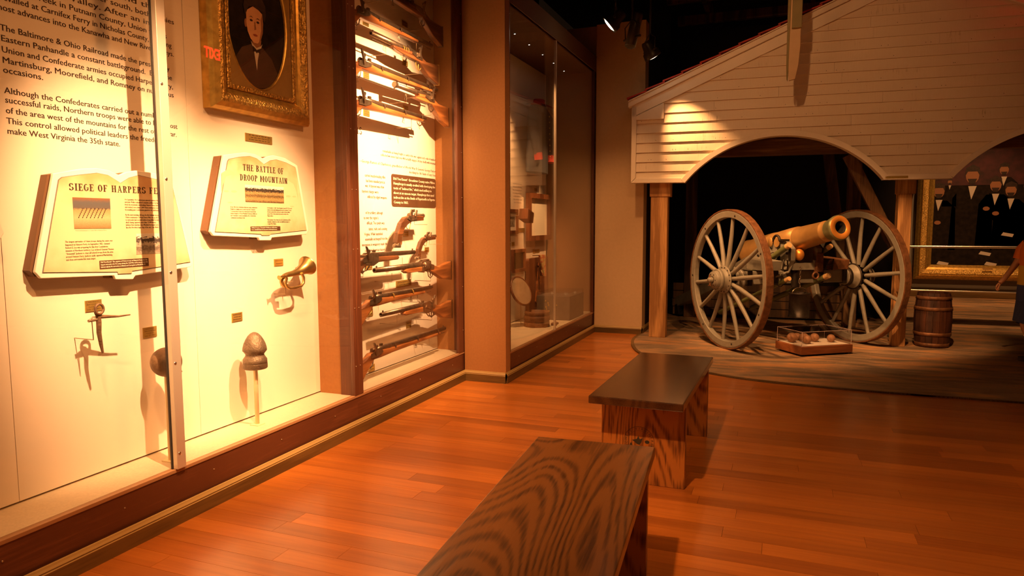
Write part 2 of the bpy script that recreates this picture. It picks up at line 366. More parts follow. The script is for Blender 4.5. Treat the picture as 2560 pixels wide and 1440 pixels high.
def text(name, body, mt, parent, X, y, z, height, width=None, align='LEFT', bold=0, mp=None, xs=None, shear=0):
    """flat lettering; height = cap height; on a panel facing +X unless mp given. Returns x-scale used"""
    cu = bpy.data.curves.new(name, 'FONT'); cu.body = body; cu.resolution_u = 2; cu.align_x = align; cu.offset = bold
    cu.size = 1; cu.space_line = 1
    t = bpy.data.objects.new(name, cu); me = bpy.data.meshes.new_from_object(t)
    bpy.data.objects.remove(t)
    xsn = [v.co.x for v in me.vertices]
    if not xsn: return 0
    s = height / .70
    wd = max(xsn) - min(xsn); k = (width / wd) if width else (xs if xs else s)
    mp = mp or panelm(X)
    inv = WM(parent).inverted() if parent else Matrix()
    x0 = min(xsn) if align == 'LEFT' else 0
    for v in me.vertices:
        v.co = inv @ Vector(mp(y + (v.co.x - x0) * k, z + v.co.y * s, .0006))
    me.materials.clear(); me.materials.append(M[mt]); me.name = name
    o = bpy.data.objects.new(name, me); C.objects.link(o); o.parent = parent
    return k
def lines(name, rows, mt, parent, X, h, mp=None, xs=None, bold=0, dbl=0):
    """many rows joined into one lettering mesh: rows = [(text, y, z, align)]"""
    vs = []; fs = []; inv = WM(parent).inverted() if parent else Matrix(); mp = mp or panelm(X); s = h / .70
    for r in rows:
        body, y, z = r[:3]; al = r[3] if len(r) > 3 else 'LEFT'
        cu = bpy.data.curves.new(name, 'FONT'); cu.body = body; cu.resolution_u = 1 if h < .02 else 2; cu.align_x = al; cu.offset = bold
        t = bpy.data.objects.new(name, cu); me = bpy.data.meshes.new_from_object(t); bpy.data.objects.remove(t)
        k = len(vs); x = [v.co.x for v in me.vertices]
        kx = xs or s
        if len(r) > 4 and x: kx = r[4] / (max(x) - min(x))
        for q_ in ((0, 1) if dbl else (0,)):
            k = len(vs)
            vs += [tuple(inv @ Vector(mp(y + v.co.x * kx + q_ * dbl, z + v.co.y * s, .0006 + q_ * .0001))) for v in me.vertices]
            fs += [[i + k for i in p.vertices] for p in me.polygons]
        bpy.data.meshes.remove(me); bpy.data.curves.remove(cu)
    me = bpy.data.meshes.new(name); me.from_pydata(vs, [], fs); me.materials.append(M[mt])
    o = bpy.data.objects.new(name, me); C.objects.link(o); o.parent = parent; return o
# condensed slab-serif capitals: V = stem, L = stroke list
def slab_glyph(ch):
    T = .16; H = .085; B = []; W = .52
    def V(x): B.append([(x - T / 2, 0), (x + T / 2, 0), (x + T / 2, 1), (x - T / 2, 1)])
    def sf(x, y, w=.25): B.append([(x - w / 2, y), (x + w / 2, y), (x + w / 2, y + H), (x - w / 2, y + H)])
    def bar(x0, x1, y, h=H): B.append([(x0, y), (x1, y), (x1, y + h), (x0, y + h)])
    def st(p, q, t=T): B.append([(p[0] - t / 2, p[1]), (p[0] + t / 2, p[1]), (q[0] + t / 2, q[1]), (q[0] - t / 2, q[1])])
    def arc(cx, cy, rx, ry, a0, a1, t=T, tv=H, n=10):
        for i in range(n):
            A, D = radians(a0 + (a1 - a0) * i / n), radians(a0 + (a1 - a0) * (i + 1) / n)
            B.append([(cx + rx * cos(A), cy + ry * sin(A)), (cx + rx * cos(D), cy + ry * sin(D)),
                      (cx + (rx - t) * cos(D), cy + (ry - tv) * sin(D)), (cx + (rx - t) * cos(A), cy + (ry - tv) * sin(A))])
    if ch == 'I': V(.14); sf(.14, 0, .28); sf(.14, 1 - H, .28); W = .28
    elif ch in 'HN':
        V(.14); V(.46); [sf(x, y) for x in (.14, .46) for y in (0, 1 - H)]
        if ch == 'H': bar(.14, .46, .47)
        else: st((.42, .0), (.16, 1), .12)
        W = .60
    elif ch in 'EF':
        V(.14); bar(0, .46, 1 - H); bar(.14, .34, .48); bar(.40, .46, .76, .2); bar(.30, .35, .38, .26)
        if ch == 'E': bar(0, .48, 0); bar(.42, .48, .02, .22)
        else: sf(.14, 0, .28)
        W = .48
    elif ch == 'L': V(.14); sf(.14, 1 - H, .28); bar(0, .46, 0); bar(.40, .46, .02, .24); W = .46
    elif ch == 'T': V(.26); bar(0, .52, 1 - H); bar(0, .06, .74, .24); bar(.46, .52, .74, .24); sf(.26, 0, .26)
    elif ch in 'PRBD':
        V(.14); bar(0, .26, 1 - H); bar(0, .26 if ch in 'BD' else .28, 0)
        if ch == 'D': arc(.22, .5, .27, .5, -90, 90)
        else:
            arc(.24, .745, .23, .255, -90, 90); bar(.14, .26, .49)
            if ch == 'B': arc(.24, .27, .25, .27, -90, 90)
            if ch == 'R': st((.42, 0), (.30, .52), .12); sf(.44, 0, .16)
        W = .50
    elif ch == 'O': arc(.26, .5, .26, .5, 0, 360, n=20)
    elif ch == 'G': arc(.26, .5, .26, .5, 55, 330, n=16); bar(.30, .54, .42); bar(.42, .50, .12, .34)
    elif ch == 'S': arc(.25, .74, .24, .26, 20, 250, n=12); arc(.25, .27, .25, .27, -170, 75, n=12); bar(.40, .45, .70, .26); bar(.03, .08, .04, .26)
    elif ch == 'A': st((.10, 0), (.27, 1), .07); st((.46, 0), (.29, 1), .13); bar(.14, .42, .30); sf(.10, 0, .2); sf(.46, 0, .24); W = .56
    elif ch == 'M': V(.12); V(.58); st((.35, .25), (.14, 1), .10); st((.35, .25), (.56, 1), .06); [sf(x, y, .22) for x in (.12, .58) for y in (0, 1 - H)]; W = .70
    elif ch == 'U': bar(.07, .205, .25, .75); bar(.39, .46, .25, .75); arc(.265, .26, .195, .26, 180, 360); sf(.14, 1 - H); sf(.43, 1 - H, .22)
    elif ch == 'Y': bar(.19, .325, 0, .5); st((.26, .45), (.08, 1), .12); st((.26, .45), (.45, 1), .07); sf(.08, 1 - H, .2); sf(.44, 1 - H, .18); sf(.26, 0)
    elif ch == 'n': bar(.07, .18, 0, .66); bar(.34, .45, 0, .5); arc(.26, .46, .19, .20, 0, 180); sf(.125, 0, .2); sf(.395, 0, .2); bar(0, .14, .60); W = .50
    elif ch == 's': arc(.2, .50, .17, .17, 20, 250, .09); arc(.2, .17, .18, .17, -170, 75, .09); W = .38
    else: W = .26
    return B, W
def slab(name, body, mt, parent, X, y0, y1, z, h, mp=None):
    mp = mp or panelm(X); tot = 0; G = []
    for ch in body:
        B, W = slab_glyph(ch); G.append((B, tot)); tot += W + .10
    k = (y1 - y0) / (tot - .10); mb = MB()
    for i, (B, x) in enumerate(G):
        for j, q in enumerate(B): mb.add([mp(y0 + (x + a) * k, z + b * h, .0006 + .00002 * j) for a, b in q], [(0, 1, 2, 3)])
    return mb.build(name, mt, parent)
def rectloop(m, u0, u1, v0, v1, w): return [m(u0, v0, w), m(u1, v0, w), m(u1, v1, w), m(u0, v1, w)]
def frame_ring(m, u0, u1, v0, v1, prof):
    """mitred frame; prof [(inset, w)]"""
    return MB().loops([rectloop(m, u0 + i, u1 - i, v0 + i, v1 - i, w) for i, w in prof])
def ellipse(cu, cv, ru, rv, n=32, a0=0): return [(cu + ru * cos(a0 + 2 * pi * i / n), cv + rv * sin(a0 + 2 * pi * i / n)) for i in range(n)]

# ================================================================== SETTING
# floor of planks laid across the hall
floor = MB().box((-3.0, -3.2, -.10), (10.5, 14.0, -.014)).build('floor', 'sub'); floor['kind'] = 'structure'
curve = [(-1.475, 8.9), (-1.501, 7.996), (-1.511, 7.579), (-1.418, 7.137), (-1.275, 6.765), (-.92, 6.33), (-.524, 6.059), (-.116, 5.905), (.47, 5.852), (1.013, 5.850), (1.662, 5.852), (10.3, 5.86)]
def smooth(pts, k=2):
    for _ in range(k):
        q = [pts[0]]
        for a, b in zip(pts, pts[1:]):
            q += [(a[0] * .75 + b[0] * .25, a[1] * .75 + b[1] * .25), (a[0] * .25 + b[0] * .75, a[1] * .25 + b[1] * .75)]
        pts = q + [pts[-1]]
    return pts
cur = smooth(curve)
def stage_y(x):
    if x < -1.5: return 99
    best = 99
    for a, b in zip(cur, cur[1:]):
        if (a[0] - x) * (b[0] - x) <= 0 and abs(a[0] - b[0]) > 1e-6:
            best = min(best, a[1] + (b[1] - a[1]) * (x - a[0]) / (b[0] - a[0]))
    return best
PW = .1035; pl = []
for j in range(-20, 78):
    y = j * PW; x = -2.40 - random.random() * .9
    while x < 6.2:
        L = random.choice((.55, .8, 1.05, 1.3, 1.55)) + random.random() * .2
        a, b = max(x, -2.40), min(x + L, 6.2)
        if a > -2.05 - 0 and y > 8.0: break
        if b - a > .03 and y < max(stage_y(a), stage_y(b)) - 0.0 and not (a < -2.04 and y > 5.2 and b <= -2.05):
            if y > 5.15: a = max(a, -2.05)
            pl.append((a, b, y))
        x += L
pl = [p for p in pl if p[1] - p[0] > .03 and p[2] < 8.0]
def seen(p):
    cx = (max(p[0], -2.4) + p[1]) / 2; inside = p[2] > 1.0 and p[0] < .30 * p[2] + .25
    return (0 if inside else 1, hypot(cx, p[2]))
pl.sort(key=seen)
def plank_mb(mb, a, b, y):
    g = .0006; t = .0022; z0, z1 = -.014, 0
    x0, x1, y0, y1 = a + g, b - g, y + g, y + PW - g
    vs = [(x0, y0, z0), (x1, y0, z0), (x1, y1, z0), (x0, y1, z0), (x0, y0, z1), (x1, y0, z1), (x1, y1, z1), (x0, y1, z1)]
    return mb.add(vs, [(0, 1, 5, 4), (1, 2, 6, 5), (2, 3, 7, 6), (3, 0, 4, 7), (4, 5, 6, 7)])
for a, b, y in pl[:299]: plank_mb(MB(), a, b, y).build('plank', 'plank', floor)
rest = MB()
for a, b, y in pl[299:]: plank_mb(rest, a, b, y)
rest.build('outer_planks', 'plank', floor)['kind'] = 'stuff'
# raised stage ground around the cannon with a curved edge strip
zs = .012
MB().prism([(x, y) for x, y in cur] + [(10.3, 13.72), (-1.475, 13.72)], 0.0005, zs, lambda u, v, w: (u, v, w)).build('floor', 'ground', kind='structure')
def offs(pts, d):
    out = []
    for i, p in enumerate(pts):
        a = pts[max(0, i - 1)]; b = pts[min(len(pts) - 1, i + 1)]; dx, dy = b[0] - a[0], b[1] - a[1]; l = hypot(dx, dy)
        out.append((p[0] + dy / l * d * -1 * -1 * -1, p[1] - dx / l * d * -1 * -1 * -1))
    return out
outer = offs(cur, .032)
strip = MB(); lp = [[(a[0], a[1], .0005), (a[0], a[1], zs + .002), (b[0], b[1], zs + .001), (b[0] , b[1], .0005)] for a, b in zip(cur, outer)]
strip.loops(lp, smooth=False); strip.build('trim_1', 'base', kind='structure')

def struct(name, mt, *boxes, bevel=0):
    mb = MB()
    for a, b in boxes: mb.box(a, b)
    o = mb.build(name, mt, bevel=bevel); o['kind'] = 'structure'; return o
struct('wall_left', 'black', ((-3.1, -3.2, 0), (-2.80, 8.2, 4.3)))
struct('ceiling', 'ceil', ((-3.1, -3.3, 4.3), (10.6, 14.2, 4.4)))
struct('wall_right', 'tanwall', ((10.3, -3.2, 0), (10.5, 14.0, 4.3)))
struct('wall_near', 'tanwall', ((-3.1, -3.4, 0), (10.5, -3.2, 4.3)))
struct('wall_back', 'greywall', ((1.2, 13.74, 0), (10.5, 13.95, 4.3)))
# pier wall between the rifle case and the corner case, and the far return wall
pier = struct('wall_pier', 'brownwall', ((-2.405, 5.15, 0), (-2.04, 5.25, 3.25)))
struct('wall_far', 'tanwall', ((-2.79, 8.06, 0), (-2.02, 8.2, 3.55)), ((-2.035, 8.0, 0), (-1.47, 8.2, 3.55)))
struct('wall_return', 'black', ((-1.56, 8.2, 0), (-1.47, 10.4, 3.55)))
struct('wall_backdrop', 'black', ((-1.56, 10.4, 0), (1.45, 10.5, 4.3)))
# baseboards: board with a lighter moulded cap
def baseboard(name, pts, mt):
    """pts floor polyline, board stands on its right-hand (room) side"""
    prof = [(0, 0), (.014, 0), (.014, .060), (.0145, .062), (.010, .066), (.012, .070), (.007, .078), (.004, .086), (0, .088)]
    n = len(pts); loops = []
    for i in range(n):
        if i == 0: d = (pts[1][0] - pts[0][0], pts[1][1] - pts[0][1]); l = hypot(*d); nx, ny = d[1] / l, -d[0] / l
        elif i == n - 1: d = (pts[-1][0] - pts[-2][0], pts[-1][1] - pts[-2][1]); l = hypot(*d); nx, ny = d[1] / l, -d[0] / l
        else:
            d1 = (pts[i][0] - pts[i - 1][0], pts[i][1] - pts[i - 1][1]); d2 = (pts[i + 1][0] - pts[i][0], pts[i + 1][1] - pts[i][1])
            l1, l2 = hypot(*d1), hypot(*d2); n1 = (d1[1] / l1, -d1[0] / l1); n2 = (d2[1] / l2, -d2[0] / l2)
            nx, ny = n1[0] + n2[0], n1[1] + n2[1]; k = (nx * nx + ny * ny) / 2; nx /= k; ny /= k
        loops.append([(pts[i][0] + nx * a, pts[i][1] + ny * a, h) for a, h in prof])
    full = MB(); full.loops([[l[j] for j in (0, 1, 2, 8)] for l in loops], cap=True)
    o = full.build(name, mt); o['kind'] = 'structure'
    MB().loops([[l[j] for j in (0, 2, 3, 4, 5, 6, 7, 8)] for l in loops], cap=True).build('cap_moulding', 'basecap', o)
    return o
baseboard('baseboard_left', [(-2.405, -3.1), (-2.405, 5.15)], 'base')
baseboard('baseboard_pier', [(-2.405, 5.15), (-2.04, 5.15)], 'base_x')
baseboard('baseboard_corner', [(-2.04, 5.15), (-2.04, 8.0)], 'base')
baseboard('baseboard_far', [(-2.04, 8.0), (-1.47, 8.0)], 'base_x')
baseboard('baseboard_return', [(-1.47, 8.0), (-1.47, 8.9)], 'base')

# ================================================================== DISPLAY CASES
def case(label, y0, y1, Xf, Xb, ztop, mull, panels, name='display_case', soffit='soffit', endR=True, endL=True, pL=0.0, pR=0.0, endmat='brownwall'):
    t = empty(name, (Xf, (y0 + y1) / 2, 0), label, 'display case')
    MB().box((Xf - .035, y0, .02), (Xf - .012, y1, .222)).build('riser', 'walnut', t)
    MB().box((Xf - .040, y0, .222), (Xf - .008, y1, .238)).build('sill_lip', mat('sill_lip_wood', (.36, .19, .09), .4), t, bevel=.002)
    MB().box((Xb - .02, y0, .20), (Xf - .041, y1, .2375)).build('deck', 'deck', t)
    for (a, b) in panels:
        MB().box((Xb - .018, a + .0012, .246), (Xb, b - .0012, ztop - .005)).build('back_panel', 'tan_panel', t)
    MB().box((Xb - .05, y0, .20), (Xb - .02, y1, ztop)).build('backing', 'seal', t)
    MB().box((Xb - .05, y0, ztop), (Xf - .01, y1, ztop + .03)).build('soffit_panel', soffit, t)
    MB().box((Xf - .035, y0, ztop - .0), (Xf, y1, ztop + .17)).build('header', 'soffit', t)
    if endR:
        MB().box((Xb, y1 - .02, .238), (Xb + .16, y1, ztop)).build('end_panel', endmat, t)
        MB().box((Xb + .16, y1 - .026, .238), (Xf - .035, y1, ztop)).build('end_panel', 'walnut_z', t)
    if endL:
        MB().box((Xb, y0, .238), (Xf - .035, y0 + .02, ztop)).build('end_panel', endmat, t)
    ys = [y0 + pL] + [q for q in mull] + [y1 - pR]
    for a, b in zip(ys, ys[1:]):
        MB().box((Xf - .029, a + .003, .238), (Xf - .023, b - .003, ztop)).build('glass_pane', 'glass', t)
    for s, on in ((y0, pL), (y1, pR)):
        if not on: continue
        a, b = (s, s + on) if s == y0 else (s - on, s)
        p = MB().box((Xf - .034, a, .238), (Xf - .006, b, ztop)).build('frame_post', 'walnut_z', t, bevel=.002)
        q = MB()
        for k in range(8): z = .42 + k * .36; q.lathe([(0, .002), (.004, .002), (.004, 0)], 8, lambda x, y, h, z=z: (Xf - .006 + h, (a + b) / 2 + x, z + y))
        q.build('screw', 'screw', p, kind='stuff')
    q = MB(); n = int((y1 - y0) / .42)
    for k in range(n): yy = y0 + (k + .5) * (y1 - y0) / n; q.lathe([(0, .002), (.004, .002), (.004, 0)], 8, lambda x, y, h, yy=yy: (Xf - .012 + h, yy + x, .165 + y))
    q.build('screws', 'screw', t, kind='stuff')
    return t
XB = -2.677
c1 = case('long lit display case with the war history text, two book shaped signs and a bugle', .30, 3.60, -2.405, XB, 3.12, [2.2235], [(.30, 1.715), (1.715, 2.610), (2.610, 3.598)], pR=.03)
for o in kids(c1):
    pass
c2 = case('narrow lit display case full of rifles beside the brown pier', 3.60, 5.21, -2.405, XB, 3.12, [], [(3.62, 5.19)], pL=.06, pR=.15)
c3 = case('glass corner display case with uniform coat, tub and framed document', 5.25, 8.06, -2.04, -2.64, 3.03, [6.525], [(5.25, 7.99)], endR=False, endL=False, pL=.03, pR=.10)
MB().box((-2.64, 8.035, .238), (-2.075, 8.059, 3.03)).build('end_panel', mat('case_end_brown', (.27, .135, .055), .7), c3)
# steel mullion of the long case
mu = MB().box((-2.426, 2.203, .239), (-2.400, 2.249, 3.12)).build('mullion', 'steelpost', c1, bevel=.002)
MB().box((-2.436, 2.200, .239), (-2.4265, 2.252, 3.12)).build('gasket', 'seal', mu)
q = MB()
for z in (.309, .704, 1.094, 1.485, 1.874, 2.26, 2.65): q.lathe([(0, .001), (.0025, .0025), (.0065, .0015), (.0065, 0)], 10, lambda x, y, h, z=z: (-2.400 + h, 2.216 + x, z + y))
q.build('screw', 'screw', mu, kind='stuff')
MB().box((-2.072, 6.515, .239), (-2.052, 6.535, 3.03)).build('mullion', 'steelpost', c3)

bp1 = [o for o in kids(c1) if o.name.startswith('back_panel')]
bp2 = [o for o in kids(c2) if o.name.startswith('back_panel')][0]
bp3 = [o for o in kids(c3) if o.name.startswith('back_panel')][0]
# main history text
T = XB
rows = [('unty and then', 2.13, 2.262), ('y. Further south, both armies', 2.559, 2.225, 'RIGHT'), ('the Kanawha Valley. After an initial', 1.75, 2.188),
        ('at Scary Creek in Putnam County, Union forces', 1.75, 2.151), ('prevailed at Carnifex Ferry in Nicholas County, securing', 1.75, 2.114), ('most advances into the Kanawha and New River Valleys.', 1.75, 2.077),
        ('The Baltimore & Ohio Railroad made the present-day', 1.763, 2.004), ('Eastern Panhandle a constant battleground.  Both the', 1.763, 1.966),
        ('Union and Confederate armies occupied Harpers Ferry,', 1.763, 1.926), ('Martinsburg, Moorefield, and Romney on numerous', 1.763, 1.888), ('occasions.', 1.763, 1.853),
        ('Although the Confederates carried out a number of', 1.763, 1.779), ('successful raids, Northern troops were able to hold most', 1.763, 1.745),
        ('of the area west of the mountains for the rest of the war.', 1.763, 1.707), ('This control allowed political leaders the freedom to', 1.763, 1.669), ('make West Virginia the 35th state.', 1.763, 1.632)]
wid = {0: .36, 1: .52, 2: .745, 3: .76, 4: .785, 5: .795, 6: .755, 7: .765, 8: .768, 9: .77, 10: .148, 11: .735, 12: .785, 13: .778, 14: .735, 15: .470}
rows = [(r[0], r[1], r[2], r[3] if len(r) > 3 else 'LEFT', wid[i]) for i, r in enumerate(rows)]
for g_ in (rows[:6], rows[6:11], rows[11:]): lines('lettering', g_, 'ink', bp1[1], T, .0225, dbl=.0011)
# rifle panel text
r2 = [('remarkable as being fought so early in the war, against such odds of numbers', 5.200, 1.806, 'RIGHT'), ('collected we never had over 400 actually engaged, & they chiefly with mountain', 5.200, 1.776, 'RIGHT'),
      ('—George Patton of Charleston, grandfather of World War II General George Patton,', 5.200, 1.712, 'RIGHT', 1.13), ('describing the 1861 Battle of Scary Creek', 5.200, 1.680, 'RIGHT')]
for g_ in (r2[:2], r2[2:]): lines('lettering', g_, 'ink', bp2, T, .0195, xs=.0265, dbl=.0012)
b2 = [('carried muzzle-loading rifles', 4.404, 1.618), ('had been manufactured at', 4.397, 1.582), ('war. A bayonet was often', 4.384, 1.547), ('bayonet charges were', 4.308, 1.508), ('inflicted by edged weapons', 4.419, 1.472),
      ('ed by artillery, although', 4.36, 1.362), ('ns over the region’s', 4.301, 1.326), ('difficult. The cavalry was', 4.38, 1.290), ('duties, raids, and scouting', 4.414, 1.249), ('Virginia. While battlefield', 4.354, 1.213), ('essentially unchanged from the', 4.417, 1.178), ('innovations in weaponry made the', 4.41, 1.140), ('conflict in American history.', 4.385, 1.100)]
for g_ in (b2[:5], b2[5:]): lines('lettering', [(a, y, z, 'RIGHT') for a, y, z in g_], 'ink', bp2, T, .0205, xs=.0235, dbl=.0012)
slab('heading', 'ns', 'ink', bp2, T, 4.030, 4.114, 1.897, .075)
# caption box
def rrect(u0, u1, v0, v1, r, n=4):
    P = []
    for cx, cy, a in ((u1 - r, v0 + r, -90), (u1 - r, v1 - r, 0), (u0 + r, v1 - r, 90), (u0 + r, v0 + r, 180)):
        P += [(cx + r * cos(radians(a + 90 * i / n)), cy + r * sin(radians(a + 90 * i / n))) for i in range(n + 1)]
    return P
bx = MB().prism(rrect(4.486, 5.186, 1.422, 1.659, .02), 0, .004, panelm(T)).build('caption_panel', 'boxbrown', bp2)
cap = ['Did You Know?  Greenbrier County native Milton', 'Humphreys is usually credited with developing the', 'tactic of “indirect fire,” which used artillery to', 'shoot at an unseen target. Humphreys first used', 'indirect fire at the Battle of Fayetteville in Fayette', 'County in 1863.']
cw = [.655, .66, .60, .64, .655, .215]
for i, s in enumerate(cap): pass
lines('caption_lettering', [(s, 4.507, 1.617 - i * .0345, 'LEFT', cw[i]) for i, s in enumerate(cap)], 'cream', bp2, T + .0045, .019, dbl=.0016)
# corner case text
t3 = ['surrendering the flag, he was', 'then around the Wheel Edge', 'riding but the murder banks of', 'Jarred on the ground in a fort,', 'a scrubby continental state a', 'Wires soldiers died in camp', 'than were killed in battle.']
lines('lettering', [(s, 7.15, 1.705 - i * .033, 'RIGHT') for i, s in enumerate(t3)], 'inkgrey', bp3, -2.64, .013, xs=.0225)

# ---- brass labels
def plaque(label, y0, y1, z0, z1, X=XB, rows=2, t=.004):
    o = MB().box((X, y0, z0), (X + t, y1, z1)).build('brass_plaque', 'brass', None)
    o['label'] = label; o['category'] = 'plaque'; o['group'] = 'small brass artifact labels'
    n = rows; h = (z1 - z0)
    dummy = ['Relics from the', 'Battle of Scary Creek', 'Putnam Co.', 'July 17, 1861']
    if rows != 4:
        q = MB(); w_ = y1 - y0
        for i in range(rows):
            zc = z1 - (z1 - z0) * (i + .8) / (rows + .6); x = y0 + w_ * (.12 + .08 * (i % 2))
            while x < y1 - w_ * .16: L_ = w_ * random.uniform(.05, .12); q.add([(X + t + .0004, x, zc), (X + t + .0004, x + L_, zc), (X + t + .0004, x + L_, zc + (z1 - z0) * .07), (X + t + .0004, x, zc + (z1 - z0) * .07)], [(0, 1, 2, 3)]); x += L_ + w_ * .03
        q.build('engraving', 'ink', o, kind='stuff'); return o
    ls = []
    for i in range(n):
        ls.append((dummy[i % 4], (y0 + y1) / 2, z1 - h * (i + .85) / (n + .5), 'CENTER', (y1 - y0) * (.8 if i % 2 else .62)))
    lines('engraving', ls, 'ink', o, X + t, h * .5 / (n + 1), xs=(y1 - y0) / 22)
    return o
plaque('wide brass label under the gilt framed oval portrait', 2.996, 3.205, 1.738, 1.780, rows=3)
plaque('brass label directly above the iron spur', 2.028, 2.103, .935, .982, rows=4)
plaque('brass label in the post shadow, between spur and cannonball', 2.300, 2.373, .782, .830, rows=4)
plaque('brass label on the panel below and left of the bugle', 2.846, 2.922, .782, .828, rows=3)
plaque('brass label just above the bugle', 3.188, 3.264, 1.057, 1.097, rows=2)
for lb, a, b, c, d in (('brass label under the lock of the highest left rifle', 4.152, 4.224, 2.636, 2.675), ('shaded brass label under the topmost right rifle stock', 4.679, 4.759, 2.762, 2.802),
                       ('brass label under the second right hand carbine', 4.678, 4.754, 2.476, 2.516), ('brass label between the two lower left muskets', 4.145, 4.215, 2.285, 2.325),
                       ('brass label under the double barrelled gun, right of centre', 4.676, 4.748, 2.143, 2.184), ('brass label under the musket nearest the heading', 4.135, 4.210, 2.030, 2.070),
                       ('brass label partly behind the dark barrelled rifle, below the text', 4.123, 4.202, .975, 1.018), ('wide brass label under the revolving rifle', 4.523, 4.752, .815, .865),
                       ('brass label in shadow under the brass banded musket', 4.126, 4.198, .645, .697), ('brass label below the short carbine near the bottom', 4.665, 4.742, .487, .539),
                       ('brass label at the bottom left of the rifle case', 4.130, 4.207, .235, .297), ('brass label below the large flintlock pistol', 4.643, 4.720, 1.197, 1.238),
                       ('brass label below the small flintlock pistol', 4.982, 5.054, 1.064, 1.103)):
    if d < .3: c, d = .252, .30
    plaque(lb, a, b, c, d)
for lb, a, b, c, d in (('brass label between document frame and leaning plank', 7.514, 7.740, .950, .990), ('brass label beside the framed photograph', 7.046, 7.234, 1.195, 1.240),
                       ('tiny brass label above the slate', 6.842, 6.920, 1.052, 1.095), ('tiny brass label above the document frame', 7.567, 7.654, 1.655, 1.692)):
    plaque(lb, a, b, c, d, X=-2.64)

# ---- book shaped signs
def sign(label, outer, inner, dy=0, dz=0, X0=XB):
    ys = [p[0] for p in outer]; t = empty('book_shaped_sign', (X0, (min(ys) + max(ys)) / 2 + dy, min(p[1] for p in outer) + dz), label, 'sign')
    O = [(a + dy, b + dz) for a, b in outer]; I = [(a + dy, b + dz) for a, b in inner]
    cx = sum(p[0] for p in O) / len(O); cz = sum(p[1] for p in O) / len(O)
    MB().prism([(cx + (a - cx) * .985 - .012, cz + (b - cz) * .97) for a, b in O][::-1], 0.002, .040, panelm(X0)).build('back_board', 'signback', t)
    MB().prism(O[::-1], .046, .062, panelm(X0)).build('border', 'signwhite', t, bevel=.003)
    MB().prism([(cx + (a - cx) * 1.012, cz + (b - cz) * 1.012) for a, b in I][::-1], .0622, .0635, panelm(X0)).build('outline', 'signline', t)  # dark underlay standing in for the shadow line round a recessed face
    f = MB().prism(I[::-1], .0636, .0655, panelm(X0)).build('face', 'signface', t)
    mb = MB()
    for a, b in ((.25, .3), (.75, .3), (.3, .7), (.7, .7)):
        yy = min(ys) + dy + (max(ys) - min(ys)) * a; zz = min(p[1] for p in O) + .4 * b + .02; mb.box((X0 + .039, yy - .01, zz - .01), (X0 + .0465, yy + .01, zz + .01))
    mb.build('standoff', 'signback', t)
    return t, f
so = [(1.886, 1.493), (1.94, 1.505), (2.004, 1.519), (2.07, 1.526), (2.122, 1.522), (2.174, 1.504), (2.211, 1.52), (2.259, 1.529), (2.357, 1.524), (2.453, 1.489), (2.548, 1.116), (2.532, 1.093), (2.226, 1.074), (2.213, 1.059), (2.13, 1.065), (2.123, 1.082), (1.811, 1.093), (1.791, 1.118)]
si = [(1.905, 1.468), (1.919, 1.479), (1.994, 1.493), (2.069, 1.505), (2.12, 1.499), (2.176, 1.47), (2.219, 1.495), (2.267, 1.508), (2.355, 1.496), (2.436, 1.475), (2.444, 1.465), (2.525, 1.118), (2.208, 1.096), (2.205, 1.086), (2.139, 1.088), (2.137, 1.097), (1.82, 1.116)]
s1, f1 = sign('open book shaped sign titled Siege of Harpers Ferry, behind the steel mullion', so, si)
XF = -2.6115
slab('title', 'SIEGE OF HARPERS FERRY', 'ink', f1, XF, 1.942, 2.43, 1.431, .028)
MB().prism([(1.954, 1.280), (2.118, 1.280), (2.119, 1.404), (1.954, 1.404)][::-1], .0003, .0012, panelm(XF)).build('printed_picture', picture('camp_print', [(0, (.22, .15, .06)), (.35, (.50, .38, .20)), (.62, (.36, .24, .10)), (.66, (.10, .085, .08)), (.85, (.09, .09, .10)), (1, (.22, .09, .03))], (60, 60, 60), 2, .221, .345, .22, 3), f1)
mb = MB()
for i in range(7):
    for j in range(6):
        y = 1.972 + i * .017 + j * .004; z = 1.322 + j * .007
        mb.add([(XF + .0015, y, z), (XF + .0015, y + .004, z), (XF + .0015, y + .006, z + .006), (XF + .0015, y + .002, z + .006)], [(0, 1, 2, 3)])
mb.build('printed_tents', 'inkgrey', f1, kind='stuff')
MB().prism([(2.232, 1.166), (2.380, 1.166), (2.380, 1.256), (2.237, 1.256)][::-1], .0003, .0012, panelm(XF)).build('printed_picture', picture('river_print', [(0, (.40, .33, .25)), (.3, (.12, .09, .07)), (.5, (.45, .38, .30)), (.62, (.04, .03, .028)), (.78, (.07, .055, .05)), (.85, (.70, .66, .58))], (25, 25, 40), 2, .107, .197, .6, 4), f1)
bar = MB().prism([(2.054, 1.113), (2.293, 1.113), (2.293, 1.148), (2.054, 1.148)][::-1], .0003, .0012, panelm(XF)).build('caption_bar', 'boxbrown', f1)
lines('caption_lettering', [('Did You Know?  The capture of Union troops at Harpers Ferry was the', 2.059, 1.1385, 'LEFT', .226), ('largest surrender of a U.S. army during the Civil War and is exceeded in U.S.', 2.059, 1.1285, 'LEFT', .228), ('history only by the surrenders at Bataan and Corregidor in World War II.', 2.059, 1.1185, 'LEFT', .215)], 'cream', f1, XF + .0013, .0060, dbl=.0005)
tA = ['The largest surrender of Union troops during the entire war', 'happened at Harpers Ferry, in September 1862. General', 'Robert E. Lee was preparing for the first Confederate', 'invasion of Northern territory. Lee ordered General Thomas', '“Stonewall” Jackson to clear all federal troops from the area', 'around Harpers Ferry. Jackson easily captured Martinsburg', 'and then surrounded his main target.']
lines('body_text', [(s, 1.912, 1.226 - i * .0118, 'LEFT') for i, s in enumerate(tA)], 'inkgrey', f1, XF, .0075, xs=.0085, dbl=.0005)
